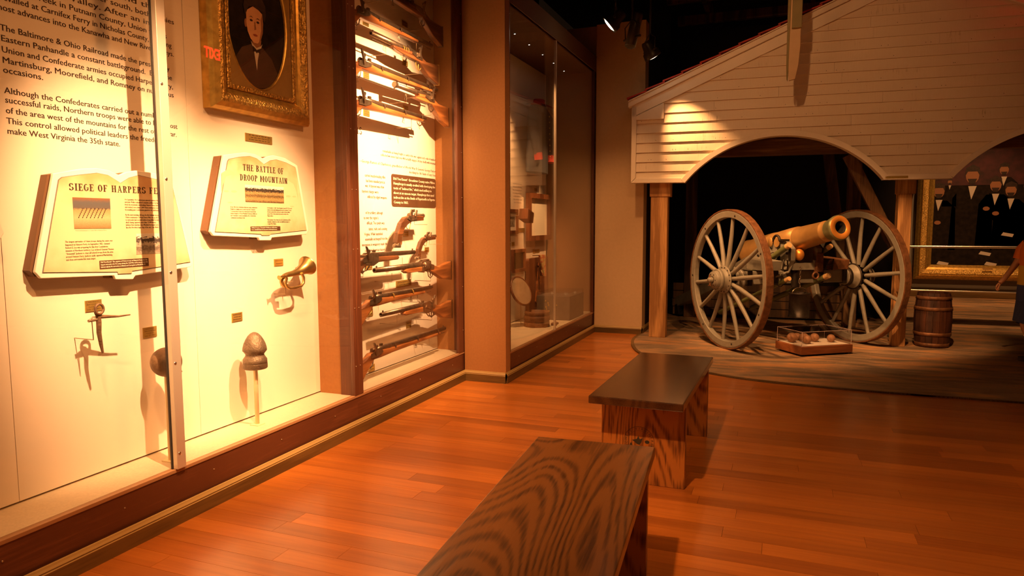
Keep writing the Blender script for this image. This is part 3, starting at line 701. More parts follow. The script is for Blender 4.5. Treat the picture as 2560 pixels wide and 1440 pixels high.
tB = ['On September 14, Confederate generals Jackson, McLaws,', 'and John Walker unleashed a massive artillery barrage', 'from the mountains overlooking Harpers Ferry. Being', 'surrounded, more than 1,300 Union cavalrymen escaped', 'by sneaking past Confederate guards in the darkness.', '', 'By the next morning, all hope for the federals was gone.', 'Union commander Colonel Dixon Miles ran up the white flag', 'to surrender just seconds before being killed by shrapnel', 'shell. Having captured more than 12,000 troops,', 'Jackson then marched into Maryland to rejoin Lee’s army and', 'face the bloodiest single day of the war—the Battle of Antietam.']
lines('body_text', [(s, 2.188, 1.399 - i * .0108, 'LEFT') for i, s in enumerate(tB) if s], 'inkgrey', f1, XF, .0072, xs=.0080, dbl=.0005)
lines('body_text', [('Union encampment on Camp Hill in Harpers Ferry.', 1.957, 1.271, 'LEFT', .14)], 'inkgrey', f1, XF, .004)
so2 = [(2.774, 1.641), (2.839, 1.653), (2.925, 1.668), (2.999, 1.666), (3.062, 1.647), (3.103, 1.664), (3.146, 1.672), (3.24, 1.665), (3.343, 1.632), (3.429, 1.259), (3.409, 1.234), (3.107, 1.221), (3.098, 1.206), (3.011, 1.208), (3.001, 1.223), (2.685, 1.239), (2.665, 1.259)]
si2 = [(2.797, 1.611), (2.807, 1.622), (2.885, 1.64), (2.958, 1.65), (3.008, 1.642), (3.063, 1.616), (3.112, 1.64), (3.161, 1.649), (3.239, 1.639), (3.318, 1.619), (3.324, 1.61), (3.404, 1.259), (3.091, 1.241), (3.086, 1.234), (3.023, 1.235), (3.018, 1.242), (2.695, 1.259)]
s2, f2 = sign('open book shaped sign titled The Battle of Droop Mountain, under the portrait', so2, si2)
slab('title', 'THE BATTLE OF', 'ink', f2, XF, 2.899, 3.216, 1.573, .033)
slab('title', 'DROOP MOUNTAIN', 'ink', f2, XF, 2.875, 3.246, 1.521, .032)
MB().prism([(2.908, 1.411), (3.211, 1.411), (3.211, 1.501), (2.908, 1.501)][::-1], .0003, .0012, panelm(XF)).build('printed_picture', picture('battle_print', [(0, (.10, .06, .025)), (.2, (.38, .26, .10)), (.38, (.10, .06, .02)), (.55, (.42, .28, .11)), (.66, (.03, .022, .016)), (.80, (.05, .036, .028)), (.84, (.78, .72, .60))], (14, 30, 90), 2, .205, .295, .42, 3), f2)
lines('body_text', [(s, 2.799, 1.380 - i * .0110, 'LEFT') for i, s in enumerate(['In late 1863, the Confederate Army was using southwestern', 'Virginia as a staging area to send troops into Tennessee.', 'To protect these troops, the rebels moved General John', 'Echols’s brigade to Droop Mountain. By placing artillery on', 'this Pocahontas County mountaintop, the Confederates', 'commanded everything in view.'])], 'inkgrey', f2, XF, .0072, xs=.0080, dbl=.0005)
lines('body_text', [(s, 3.070, 1.380 - i * .0108, 'LEFT') for i, s in enumerate(['On November 6, 1863, Union Brigadier General W. W. Averell', 'ordered a three-mile flanking march up the mountain. The line', 'of attack surprised the rebels and resulted in their artillery', 'retreat. Most of their wives they saw the tracks of the', 'Union soldiers.', '', 'The victorious Union Army drove the Confederates off the', 'mountain, crushing the South’s last significant attempt to', 'occupy West Virginia.']) if s], 'inkgrey', f2, XF, .0072, xs=.0080, dbl=.0005)
MB().prism([(2.938, 1.259), (3.173, 1.259), (3.173, 1.283), (2.938, 1.283)][::-1], .0003, .0012, panelm(XF)).build('caption_bar', 'boxbrown', f2)
lines('caption_lettering', [('Hidden Treasure: Thousands of bullets are still in those', 2.945, 1.2735, 'LEFT', .20), ('trees. Sawmills later met ruin when timbering the area.', 2.945, 1.2635, 'LEFT', .20)], 'cream', f2, XF + .0013, .0060, dbl=.0005)
# pale printed faces in the parchment of the second sign
M['ghost'] = mat('pale_brown_print', (.66, .48, .27), .7)
for cy, cz, k in ((2.80, 1.45, 1), (3.28, 1.44, -1)):
    mb = MB(); mm = panelm(XF)
    for a, b, ru, rv in ((.03, .012, .020, .006), (-.022 , .012, .016, .005), (0, -.045, .018, .004)):
        mb.prism(ellipse(cy + a * k, cz + b, ru, rv, 12)[::-1], .0001, .0004, mm)
    mb.prism([(cy - .05 * k, cz + .10), (cy - .055 * k, cz + .0), (cy - .045 * k, cz + .04), (cy - .02 * k, cz + .085), (cy + .04 * k, cz + .105), (cy + .0, cz + .125)], .0001, .0004, mm)
    mb.build('faint_printed_face', 'ghost', f2)
s3, f3 = sign('book shaped sign cut off by the left edge of the picture', so, si, dy=-.859, dz=.151)

# ---- gilt framed oval portrait
def picture_frame(name, label, m, u0, u1, v0, v1, wd, th, mt1, mt2, loc, cat='picture frame'):
    t = empty(name, loc, label, cat)
    frame_ring(m, u0, u1, v0, v1, [(0, 0), (0, th * .55), (wd * .12, th * .8), (wd * .30, th)]).build('outer_moulding', mt1, t)
    frame_ring(m, u0, u1, v0, v1, [(wd * .30, th), (wd * .42, th * 1.06), (wd * .62, th * .98), (wd * .70, th * .80)]).build('carved_moulding', mt2, t)
    frame_ring(m, u0, u1, v0, v1, [(wd * .70, th * .80), (wd * .82, th * .72), (wd * .86, th * .6), (wd, th * .55), (wd, th * .2)]).build('inner_moulding', mt1, t)
    return t
m = panelm(XB); U0, U1, V0, V1 = 2.715, 3.478, 1.868, 2.86
pf = picture_frame('portrait_frame', 'gilt framed oval portrait of a young man in a dark coat', m, U0, U1, V0, V1, .125, .082, 'gold', 'gold_carved', (XB, 3.1, 1.87), 'portrait')
frame_ring(m, U0 + .115, U1 - .115, V0 + .115, V1 - .115, [(0, .052), (.004, .056), (.022, .056), (.026, .050)]).build('mount_edging', 'gold_carved', pf)
ou, ov, ru, rv = 3.075, 2.365, .232, .355
E = ellipse(ou, ov, ru, rv, 48); u0, u1, v0, v1 = U0 + .12, U1 - .12, V0 + .12, V1 - .12
def torect(p):
    dx, dy = p[0] - ou, p[1] - ov; s = 9
    if abs(dx) > 1e-9: s = min(s, ((u1 - ou) if dx > 0 else (ou - u0)) / abs(dx))
    if abs(dy) > 1e-9: s = min(s, ((v1 - ov) if dy > 0 else (ov - v0)) / abs(dy))
    return (ou + dx * s, ov + dy * s)
MB().loops([[m(*torect(p), .046) for p in E], [m(*p, .046) for p in E]]).build('oval_mount', 'goldmat', pf)
E2 = ellipse(ou, ov, ru * .965, rv * .975, 48)
MB().loops([[m(*p, .0465) for p in E], [m(*p, .052) for p in ellipse(ou, ov, ru * .985, rv * .99, 48)], [m(*p, .034) for p in E2]], smooth=True).build('oval_bead', 'gold', pf)
cv = MB().prism(E2[::-1], .020, .030, m).build('canvas', 'paint_dark', pf)
def flat(name, mt, poly, w, par, mm=None, th=.0006): return MB().prism(poly[::-1], w, w + th, mm or m).build(name, mt, par)
flat('painted_coat', 'paint_coat', [(2.90, 2.085), (2.92, 2.16), (2.965, 2.215), (3.035, 2.245), (3.12, 2.245), (3.19, 2.20), (3.235, 2.13), (3.235, 2.10), (3.17, 2.04), (3.075, 2.022), (2.98, 2.04)], .0302, cv)
flat('painted_shirt', 'paint_white', [(3.045, 2.255), (3.062, 2.17), (3.072, 2.115), (3.080, 2.17), (3.105, 2.255)], .031, cv)
flat('painted_neck', 'paint_skin2', [(3.040, 2.27), (3.045, 2.245), (3.070, 2.228), (3.105, 2.245), (3.112, 2.28)], .0318, cv)
flat('painted_collar', 'paint_white', [(3.030, 2.262), (3.040, 2.238), (3.072, 2.220), (3.108, 2.238), (3.118, 2.262), (3.108, 2.250), (3.072, 2.232), (3.044, 2.248)], .0326, cv)
flat('painted_cravat', 'paint_hair', [(3.045, 2.238), (3.072, 2.222), (3.104, 2.236), (3.098, 2.208), (3.080, 2.214), (3.074, 2.205), (3.064, 2.214), (3.048, 2.210)], .0334, cv)
flat('painted_ear', 'paint_skin2', ellipse(2.998, 2.345, .010, .022, 12), .0318, cv)
flat('painted_face', 'paint_skin', [(3.003, 2.41), (3.002, 2.35), (3.010, 2.305), (3.030, 2.272), (3.055, 2.256), (3.083, 2.258), (3.108, 2.282), (3.124, 2.32), (3.130, 2.37), (3.126, 2.42), (3.065, 2.45)], .0326, cv)
flat('painted_shade', 'paint_skin2', [(3.092, 2.262), (3.108, 2.282), (3.124, 2.32), (3.130, 2.37), (3.126, 2.42), (3.112, 2.39), (3.112, 2.33)], .0330, cv)
flat('painted_hair', 'paint_hair', [(2.992, 2.385), (2.982, 2.43), (2.993, 2.477), (3.03, 2.507), (3.075, 2.514), (3.12, 2.502), (3.150, 2.467), (3.152, 2.42), (3.140, 2.378), (3.131, 2.392), (3.122, 2.427), (3.09, 2.436), (3.05, 2.444), (3.02, 2.433), (3.004, 2.402)], .0342, cv)
for du in (-.028, .022):
    flat('painted_eye', 'paint_hair', ellipse(3.066 + du, 2.368, .011, .0055, 10), .0340, cv)
    flat('painted_brow', 'paint_hair', [(3.066 + du - .016, 2.382), (3.066 + du, 2.390), (3.066 + du + .016, 2.383), (3.066 + du, 2.386)], .0340, cv)
flat('painted_nose', 'paint_skin2', [(3.062, 2.365), (3.068, 2.368), (3.074, 2.328), (3.060, 2.322)], .0338, cv)
flat('painted_mouth', 'paint_lip', ellipse(3.066, 2.297, .017, .0055, 12), .0338, cv)

# ---- bugle: flared bell, looped tubing, mouthpiece
bt = empty('bugle', (-2.61, 3.22, .93), 'brass bugle mounted on the panel right of the steel mullion', 'bugle')
bX = -2.595
def yz(p, x=bX): return (x, p[0], p[1])
bell = [(3.155, 1.000), (3.20, 1.010), (3.25, 1.013), (3.295, 1.020), (3.335, 1.032), (3.360, 1.042), (3.378, 1.050)]
MB().tube([yz(p) for p in [(3.20, .945), (3.165, .95), (3.148, .97), (3.15, .99), (3.17, 1.003)] + bell[1:]], [.011, .011, .011, .012, .013, .014, .017, .023, .033, .045, .058], 14, False).build('bell', 'brasshorn', bt)
MB().tube([yz((3.3785, 1.050)), yz((3.3835, 1.052))], [.058, .0595], 18, True).build('bell_rim', 'brasshorn', bt)
MB().tube([yz(p, bX + .022) for p in [(3.30, 1.01), (3.315, .985), (3.312, .955), (3.29, .938), (3.24, .933), (3.19, .934), (3.165, .945), (3.155, .965), (3.165, .99), (3.158, 1.005), (3.135, 1.008)]], .0085, 10).build('tubing', 'brasshorn', bt)
MB().tube([yz(p, bX + .022) for p in [(3.135, 1.008), (3.115, 1.003), (3.108, 1.001), (3.104, 1.0)]], [.007, .006, .010, .014], 10).build('mouthpiece', 'brasshorn', bt)
MB().tube([(XB, 3.235, .965), (bX, 3.235, .965)], .003, 6).tube([(XB, 3.18, .90), (bX, 3.18, .90), (bX, 3.18, .94)], .0025, 6).build('mount_wire', 'rod', bt)
# ---- spur on a bracket
sp = empty('iron_spur', (-2.56, 2.02, .78), 'rusted iron spur on a wire bracket below the Siege sign', 'spur')
sx = -2.565
MB().tube([(sx, 1.985 , .945), (sx, 1.999, .93), (sx, 2.0, .90), (sx, 1.998, .86), (sx, 2.004, .81), (sx, 2.01, .775)], [.004, .010, .010, .009, .007, .0045], 8).build('heel_band', 'iron', sp)
MB().tube([(sx, 2.0, .925), (sx + .006, 2.03, .922), (sx + .014, 2.08, .917), (sx + .02, 2.13, .918)], [.009, .007, .004, .003], 8).build('side_arm', 'iron', sp)
a = MB(); a.tube([(sx + .01 + .001 * 0, 1.998 + .018 * cos(t * pi / 8), .957 + .020 * sin(t * pi / 8)) for t in range(17)], .0055, 8, False); a.build('ring', 'iron', sp)
MB().tube([(sx, 1.955, .913), (sx, 2.0, .915)], .006, 6).tube([(sx, 1.958, .914), (sx, 1.975, .927), (sx, 1.99, .925)], .003, 6).build('bracket', 'rod', sp)
MB().tube([(XB, 1.975, .835), (sx, 1.972, .835), (sx, 1.970, .912)], .002, 6).build('mount_wire', 'rod', sp)

# ---- cannonball and shell on painted rods
def rodstand(t, x, y, z1):
    MB().prism(rrect(-.028, .028, -.028, .028, .002, 1), .238, .243, lambda u, v, w: (x + u, y + v, w)).build('foot_plate', 'creampost', t)
    MB().lathe([(0, .243), (.011, .243), (.011, z1)], 16, lambda a, b, h: (x + a, y + b, h)).build('rod', 'creampost', t)
t = empty('cannonball_on_rod', (-2.53, 2.287, .238), 'rusty iron cannonball on a cream rod behind the steel mullion', 'cannonball')
rodstand(t, -2.53, 2.287, .63); MB().ellipsoid((-2.53, 2.287, .687), (.0655, .0655, .0655), 28, 18).build('ball', 'iron', t)
MB().tube([(-2.53 + .03, 2.287 + .04, .640), (-2.53 + .033, 2.287 + .045, .632)], .010, 8).build('fuse_plug', 'iron', t)
t = empty('artillery_shell_on_rod', (-2.555, 2.872, .238), 'pointed rifled artillery shell on a cream rod in front of the panel', 'artillery shell')
rodstand(t, -2.555, 2.872, .545)
pr = [(0, .540), (.058, .540), (.062, .545), (.062, .566), (.0625, .567), (.0585, .569), (.0615, .571), (.0605, .590), (.050, .606), (.047, .612), (.0475, .618), (.058, .632), (.0615, .636), (.0605, .650), (.055, .672), (.046, .692), (.034, .712), (.020, .726), (.008, .732), (0, .733)]
MB().lathe(pr, 32, lambda a, b, h: (-2.555 + a, 2.872 + b, h)).build('shell', 'shell', t)

# ---- long arms
def gun(label, L, y, z, right, X=-2.535, name='rifle', buttl=.33, kind='musket', st='gun_wood', bands=(.45, .62, .8), bandm='gun_metal', fore=.9, drop=.12, s=1.0, cat='rifle', barr='gun_metal', bayonet=False, br=.0115):
    """local x runs from the butt (0) to the muzzle (L); y,z is the muzzle position on the wall"""
    sgn = 1 if right else -1
    t = empty(name, (X, y - sgn * L, z), label, cat, rz=pi / 2 if right else -pi / 2)
    k = -1 if right else 1                                           # side that faces the hall
    mm = lambda u, v, w: (u, w, v)
    bl = buttl
    d = drop
    if kind in ('musket', 'double'):
        fe = L * fore
        poly = [(0, -.045 - d), (.0, -.045 - d + .115), (bl * .62, .0 - d * .18), (bl * .86, .006), (bl + .10, .010), (bl + .2, .004), (fe, .0), (fe, -.014), (bl + .25, -.024), (bl + .08, -.030), (bl * .98, -.030), (bl * .80, -.045 - d * .12), (bl * .45, -.055 - d * .55)]
    else:
        fe = bl + .12
        poly = [(0, -.045 - d), (.0, -.045 - d + .115), (bl * .60, -.0 - d * .2), (bl * .86, .004), (bl, .010), (bl, -.030), (bl * .80, -.042 - d * .12), (bl * .45, -.055 - d * .55)]
    MB().prism([(a, b) for a, b in poly], -.019, .019, mm).build('stock', st, t, world=False, bevel=.006)
    MB().prism([(-.004, -.046 - d), (-.004, .073 - d), (.004, .072 - d), (.004, -.046 - d)], -.020, .020, mm).build('butt_plate', bandm, t, world=False)
    R0 = br * 1.45
    if kind == 'double':
        for q in (-.010, .010): MB().lathe([(0, bl), (.013, bl), (.0095, L), (.007, L), (.007, L - .04)], 14, lambda a, b, h, q=q: (h, a + q, b + .012)).build('barrel', barr, t, world=False)
    else:
        MB().lathe([(0, bl), (R0, bl), (R0 * .95, bl + .15), (br, L), (br * .62, L), (br * .62, L - .05)], 14, lambda a, b, h: (h, a, b + .012)).build('barrel', barr, t, world=False)
    MB().box((L - .035, -.002, .012 + br - .001), (L - .022, .002, .012 + br + .009)).box((bl + .10, -.006, R0 + .010), (bl + .125, .006, R0 + .022)).build('sight', 'gun_metal', t, world=False)
    w0 = k * .0185; w1 = k * .0235
    lk = MB().prism([(bl - .05, -.018), (bl - .045, .006), (bl + .01, .014), (bl + .09, .012), (bl + .10, -.002), (bl + .03, -.018)], min(w0, w1), max(w0, w1), mm).build('lock_plate', 'gun_bright', t, world=False)
    if kind != 'revolving':
        MB().prism([(bl - .004, -.008), (bl - .012, .020), (bl - .030, .056), (bl - .034, .062), (bl - .022, .060), (bl - .006, .044), (bl + .010, .046), (bl + .016, .036), (bl + .006, .028), (bl + .010, -.006)], min(w1, w1 + k * .011), max(w1, w1 + k * .011), mm).build('hammer', 'gun_bright', lk, world=False, bevel=.002)
    MB().tube([(bl - .075, 0, -.034), (bl - .06, 0, -.062), (bl - .03, 0, -.072), (bl + .0, 0, -.060), (bl + .012, 0, -.034)], .0035, 6).tube([(bl - .03, 0, -.034), (bl - .026, 0, -.052), (bl - .034, 0, -.062)], .003, 6).build('trigger_guard', bandm, t, world=False)
    if kind in ('musket',):
        for b in bands:
            x = bl + (L - bl) * b
            if x < fe - .01:
                MB().loops([[(x + dx, .020 * cos(a2) * 1.08, .004 + .020 * sin(a2) * 1.02) for a2 in [2 * pi * i / 14 for i in range(14)]] for dx in (-.008, .008)], smooth=True).build('barrel_band', bandm, t, world=False)
        MB().tube([(bl + .2, 0, -.018), (L - .012, 0, -.012)], .0028, 6).build('ramrod', 'gun_bright', t, world=False)
        x = bl + (L - bl) * bands[1]
        MB().tube([(x, 0, -.020), (x - .012, 0, -.045), (x + .016, 0, -.048), (x + .006, 0, -.020)], .002, 6).build('sling_swivel', 'gun_bright', t, world=False)
    if kind == 'revolving':
        MB().lathe([(0, bl + .015), (.030, bl + .015), (.031, bl + .03), (.031, bl + .085), (.026, bl + .095), (0, bl + .095)], 18, lambda a, b, h: (h, a, b + .002)).build('cylinder', 'gun_metal', t, world=False)
        MB().prism([(bl - .02, -.034), (bl - .02, .030), (bl + .012, .036), (bl + .012, -.034)], -.014, .014, mm).prism([(bl + .0, .032), (bl + .10, .036), (bl + .10, .042), (bl, .042)], -.01, .01, mm).prism([(bl + .09, -.034), (bl + .09, .04), (bl + .135, .03), (bl + .16, -.006), (bl + .14, -.030)], -.015, .015, mm).build('frame', 'gun_bright', t, world=False, bevel=.003)
        MB().prism([(bl + .13, -.024), (bl + .13, .004), (bl + .36, .0), (bl + .40, -.010), (bl + .36, -.024)], -.017, .017, mm).build('fore_stock', st, t, world=False, bevel=.005)
    if kind == 'carbine':
        MB().prism([(bl - .02, -.035), (bl - .02, .018), (bl + .06, .030), (bl + .14, .026), (bl + .14, -.024), (bl + .08, -.040)], -.020, .020, mm).build('receiver', 'gun_bright', t, world=False, bevel=.004)
        MB().prism([(bl + .13, -.024), (bl + .13, .006), (bl + .40, .002), (bl + .42, -.008), (bl + .40, -.020)], -.018, .018, mm).build('fore_stock', st, t, world=False, bevel=.005)
        MB().tube([(bl + .06, 0, -.036), (bl + .02, 0, -.060), (bl - .05, 0, -.066), (bl - .09, 0, -.060)], .0035, 6).build('lever', 'gun_metal', t, world=False)
    if bayonet:
        MB().tube([(L - .02, -.0, .012), (L + .012, 0, .012)], .016, 10).tube([(L, 0, .0), (L + .02, 0, -.016), (L + .05, 0, -.016), (L + .44, 0, -.014)], [.006, .006, .006, .002], 6).build('bayonet', 'gun_bright', t, world=False)
    h = -.03
    bk = -(X - XB)
    mw = MB()
    for x, zz in ((bl * .9, -.03), (L * .80, 0.0)):
        far = abs(XB - X) * (1 if k < 0 else -1)
        mw.tube([(x, far, zz - .06), (x, 0, zz - .06), (x, 0, zz - .012)], .0018, 6)
    mw.build('mount_wire', 'rod', t, world=False)
    t.scale = (1, 1.15, 1.32)
    return t
F = .966
def zz(z): return 1.3 + (z - 1.3) * F
gun('topmost rifle of the case, butt to the right, barrel leaving the picture', 1.10, 3.93, zz(2.905), False, kind='musket', st='gun_wood2', bands=(.25, .5, .8), fore=.85, drop=.09)
gun('long musket second from the top, muzzle to the right above a brass label', 1.20, 5.05 * F, zz(2.680), True, bands=(.22, .5, .8), fore=.80, barr='gun_metal', buttl=.21, drop=.07)
gun('short brass banded carbine with its muzzle to the left, second butt down', .93, 4.167 * F, zz(2.560), False, kind='musket', st='gun_wood2', bands=(.25, .3, .35), fore=.72, bandm='brass', drop=.07, buttl=.32)
gun('musket with a big raised hammer, third muzzle from the top at right', 1.275, 5.13 * F, zz(2.35), True, bands=(.22, .55, .85), fore=.93, buttl=.21, drop=.07)
gun('double hammer gun with a fixed bayonet pointing left above the heading', .80, 4.454 * F + .02, zz(2.275), False, kind='musket', st='gun_wood', bands=(.5, .7, .9), fore=.6, drop=.09, buttl=.30, bayonet=True)
gun('orange brown musket just above the panel heading, muzzle to the right', 1.08, 4.93 * F, zz(2.10), True, bands=(.30, .62, .9), fore=.94, buttl=.20, drop=.07)
gun('dark breech loading rifle just below the text, muzzle to the right', .885, 4.72 * F, zz(1.06), True, kind='carbine', st='gun_wood2', buttl=.22, drop=.07)
gun('revolving rifle with a large cylinder and its muzzle to the left', 1.13, 4.149 * F, zz(.955), False, kind='revolving', st='gun_wood', drop=.055, buttl=.36, br=.013)
gun('musket with two brass bands and a steel lock, low in the case', 1.145, 4.995 * F, zz(.765), True, bands=(.30, .62, .85), fore=.88, bandm='brass', buttl=.28)
gun('slim repeating carbine, butt to the right, below the brass banded musket', 1.07, 4.22 * F, zz(.635), False, kind='carbine', st='gun_wood', drop=.065, buttl=.36)
gun('lowest musket in the case with a bright raised hammer', 1.365, 5.224 * F, zz(.395), True, bands=(.25, .55, .86), fore=.92, bandm='gun_metal', buttl=.28)
def pistol(label, y, z, s):
    t = empty('flintlock_pistol', (-2.565, y, z), label, 'pistol', rz=pi / 2)
    mm = lambda u, v, w: (u * s, w * s, v * s)
    MB().prism([(.01, .012), (-.17, .016), (-.24, .004), (-.30, -.035), (-.345, -.10), (-.365, -.165), (-.358, -.190), (-.325, -.196), (-.300, -.175), (-.292, -.12), (-.262, -.075), (-.215, -.045), (-.16, -.026), (.01, -.018)], -.018, .018, mm).build('stock', 'gun_wood2', t, world=False, bevel=.004)
    MB().lathe([(0, -.17), (.017, -.17), (.0125, .025), (.015, .03), (.009, .03), (.009, .0)], 14, lambda a, b, h: (h * s, a * s, (b + .016) * s)).build('barrel', 'gun_metal', t, world=False)
    lk = MB().prism([(-.23, -.005), (-.21, .012), (-.10, .010), (-.10, -.012), (-.19, -.02)], -.024, -.018, mm).build('lock_plate', 'gun_bright', t, world=False)
    MB().prism([(-.20, 0), (-.205, .035), (-.19, .058), (-.165, .052), (-.150, .060), (-.148, .040), (-.175, .036), (-.18, 0)], -.034, -.024, mm).prism([(-.135, .012), (-.120, .055), (-.108, .052), (-.122, .012)], -.034, -.024, mm).build('cock', 'gun_bright', lk, world=False)
    MB().tube([(-.22 * s, 0, -.045 * s), (-.20 * s, 0, -.075 * s), (-.17 * s, 0, -.078 * s), (-.145 * s, 0, -.026 * s)], .003 * s, 6).build('trigger_guard', 'brass', t, world=False)
    MB().lathe([(0, 0), (.028, .0), (.030, .012), (.022, .03)], 12, lambda a, b, h: ((-.342 + a) * s, b * s, (-.198 + h) * s)).build('butt_cap', 'gun_bright', t, world=False)
    MB().tube([(-.10 * s, -.11, -.05), (-.10 * s, 0, -.05), (-.10 * s, 0, -.014)], .0018, 6).build('mount_wire', 'rod', t, world=False)
pistol('larger flintlock pistol with a curved grip below the caption panel', 4.844 * .98 - .02, 1.337, 1.08)
pistol('smaller flintlock pistol at the right edge of the rifle panel', 5.056 * .98 - .02, 1.183, .80)

# ---- things in the corner case
X3 = -2.64; m3 = panelm(X3)
def simple_frame(name, label, cat, y0, y1, z0, z1, wd, th, fm, inner, off=.0, mm=m3, liner=None):
    t = empty(name, (X3, (y0 + y1) / 2, z0), label, cat)
    frame_ring(mm, y0, y1, z0, z1, [(0, off), (0, off + th), (wd, off + th), (wd, off + .006)]).build('frame', fm, t)
    MB().prism([(y0 + wd, z0 + wd), (y1 - wd, z0 + wd), (y1 - wd, z1 - wd), (y0 + wd, z1 - wd)][::-1], off + .002, off + .008, mm).build('sheet', inner if not liner else liner, t)
    if liner:
        k = wd + .045; MB().prism([(y0 + k, z0 + k), (y1 - k, z0 + k), (y1 - k, z1 - k), (y0 + k, z1 - k)][::-1], off + .009, off + .010, mm).build('print', inner, t)
    return t
simple_frame('framed_document', 'wood framed pale old document, tall, in the corner case', 'document', 7.20, 7.965, 1.098, 1.625, .055, .05, 'framewood', 'paper', .03)
simple_frame('framed_photograph', 'small wood framed photograph left of the framed document', 'photograph', 6.62, 6.985, 1.182, 1.440, .035, .025, 'framewood', 'photo', .0, liner='linen')
simple_frame('writing_slate', 'black writing slate in a plain wooden frame', 'slate', 6.815, 7.205, .768, 1.015, .035, .03, 'framewood', 'slate', .0)
t = empty('small_dark_box', (-2.45, 6.78, 1.31), 'small dark tilted box in front of the document frame', 'book', rot=(radians(-14), 0, 0))  # dark tilted rectangle, modelled as a plain box on a wire
MB().box((-.05, -.11, 0), (.05, .07, .11)).build('cover', 'framewood', t, world=False, bevel=.004)
MB().box((-.046, .0702, .006), (.046, .0712, .104)).build('box_end', 'slate', t, world=False)
MB().tube([(-.19, -.05, .05), (-.05, -.05, .05)], .003, 6).build('mount_wire', 'rod', t, world=False)
t = empty('round_canteen', (-2.50, 6.33, .66), 'grey tin canteen at the left end of the corner case', 'canteen')
MB().ellipsoid((-2.50, 6.325, .775), (.045, .10, .10), 20, 14).build('body', 'tin', t); MB().tube([(-2.50, 6.325, .87), (-2.50, 6.325, .905)], .015, 10).build('spout', 'tin', t)
MB().tube([(-2.50, 6.36, .239), (-2.50, 6.36, .68)], .004, 8).build('mount_rod', 'rod', t)
t = empty('hide_drum_head', (-2.47, 6.62, .24), 'round tilted wooden rimmed disc on a thin rod stand', 'disc')
T0 = Matrix.Translation((-2.47, 6.66, .600)) @ Matrix.Rotation(radians(33), 4, 'X') @ Matrix.Rotation(radians(62), 4, 'Y')
MB(T0).lathe([(.155, -.012), (.16, -.010), (.16, .010), (.150, .014), (.146, .010)], 36).build('rim', 'framewood', t)
MB(T0).lathe([(0, .008), (.147, .008)], 36).build('skin', 'skinhide', t)
MB().tube([(-2.47, 6.66, .239), (-2.47, 6.66, .585)], .003, 6).build('stand_rod', 'rod', t)
t = empty('leaning_plank', (-2.55, 7.6, .24), 'wide dark plank standing against the case back panel', 'plank')
MB().prism(rrect(7.235, 7.93, .24, .90, .03), .012, .05, m3).build('board', 'framewood', t)
MB().prism([(7.45, .40), (7.62, .30), (7.66, .80), (7.56, .84)][::-1], .050, .058, m3).build('inlay', M['gun_wood'], t)
t = empty('printed_scarf', (-2.52, 7.47, .69), 'patterned red and gold scarf hanging from the plank corner', 'scarf')
mb = MB(); n = 9; lo = []
for i in range(n):
    zf = i / (n - 1); wd = .07 * (1 - .65 * zf ** 2); lo.append([(-2.515 + .014 * sin(5 * a2 + zf * 3) + .02 * sin(a2), 7.475 + .05 * zf + wd * cos(a2), .935 - .245 * zf) for a2 in [2 * pi * j / 18 for j in range(18)]])
mb.loops(lo, smooth=True, cap=True).build('cloth', 'canvas_cloth', t)
MB().tube([(-2.63, 7.475, .925), (-2.49, 7.475, .930)], .006, 6).build('peg', 'rod', t)
t = empty('banded_wooden_tub', (-2.31, 6.70, .24), 'low brown wooden tub with three thick hoops on the case deck', 'tub')
pr = [(0, 0), (.128, 0), (.132, .004), (.132, .050), (.126, .054), (.126, .060), (.134, .064), (.134, .108), (.126, .112), (.124, .120), (.128, .126), (.126, .156), (.112, .158), (.112, .14), (0, .14)]
MB().lathe(pr, 36, lambda a, b, h: (-2.31 + a, 6.70 + b, h * 1.0 + .2378)).build('body', 'staves', t)
MB().box((-2.315 + .13, 6.79, .2378), (-2.255 + .13, 6.80, .25)).build('tag', 'framewood', t)
o = MB().prism([(-.03, 0), (.03, 0), (.03, .022), (-.005, .028), (-.03, .020)], -.04, .04, lambda u, v, w: (-2.17 + u, 6.87 + w, .2378 + v)).build('wood_block', 'framewood', None, bevel=.003)
o['label'] = 'small wooden block on the deck beside the hooped tub'; o['category'] = 'block'
t = empty('grey_travel_trunk', (-2.29, 7.48, .24), 'grey brown trunk shaped plinth at the right of the corner case', 'trunk')
MB().box((-2.483, 7.198, .238), (-2.104, 7.765, .500)).build('body', 'trunk', t, bevel=.004)
mb = MB()
for i in range(7): a2 = i * .9; mb.ellipsoid((-2.36 + .02 * sin(a2 * 2), 7.196, .31 + i * .022), (.008, .003, .011), 8, 6)
for i in range(3): mb.ellipsoid((-2.28 + .012 * i, 7.196, .40 + .02 * (i % 2)), (.010, .003, .008), 8, 6)
mb.build('gilt_scroll', 'gold', t)
t2 = empty('clear_trunk_cover', (-2.29, 7.48, .50), 'clear acrylic cover over white china on the trunk', 'cover')
MB().box((-2.481, 7.200, .5005), (-2.106, 7.205, .535)).box((-2.481, 7.758, .5005), (-2.106, 7.763, .535)).box((-2.481, 7.2055, .5005), (-2.476, 7.7575, .535)).box((-2.111, 7.2055, .5005), (-2.106, 7.7575, .535)).box((-2.481, 7.200, .5355), (-2.106, 7.763, .540)).build('panel', 'acrylic', t2)
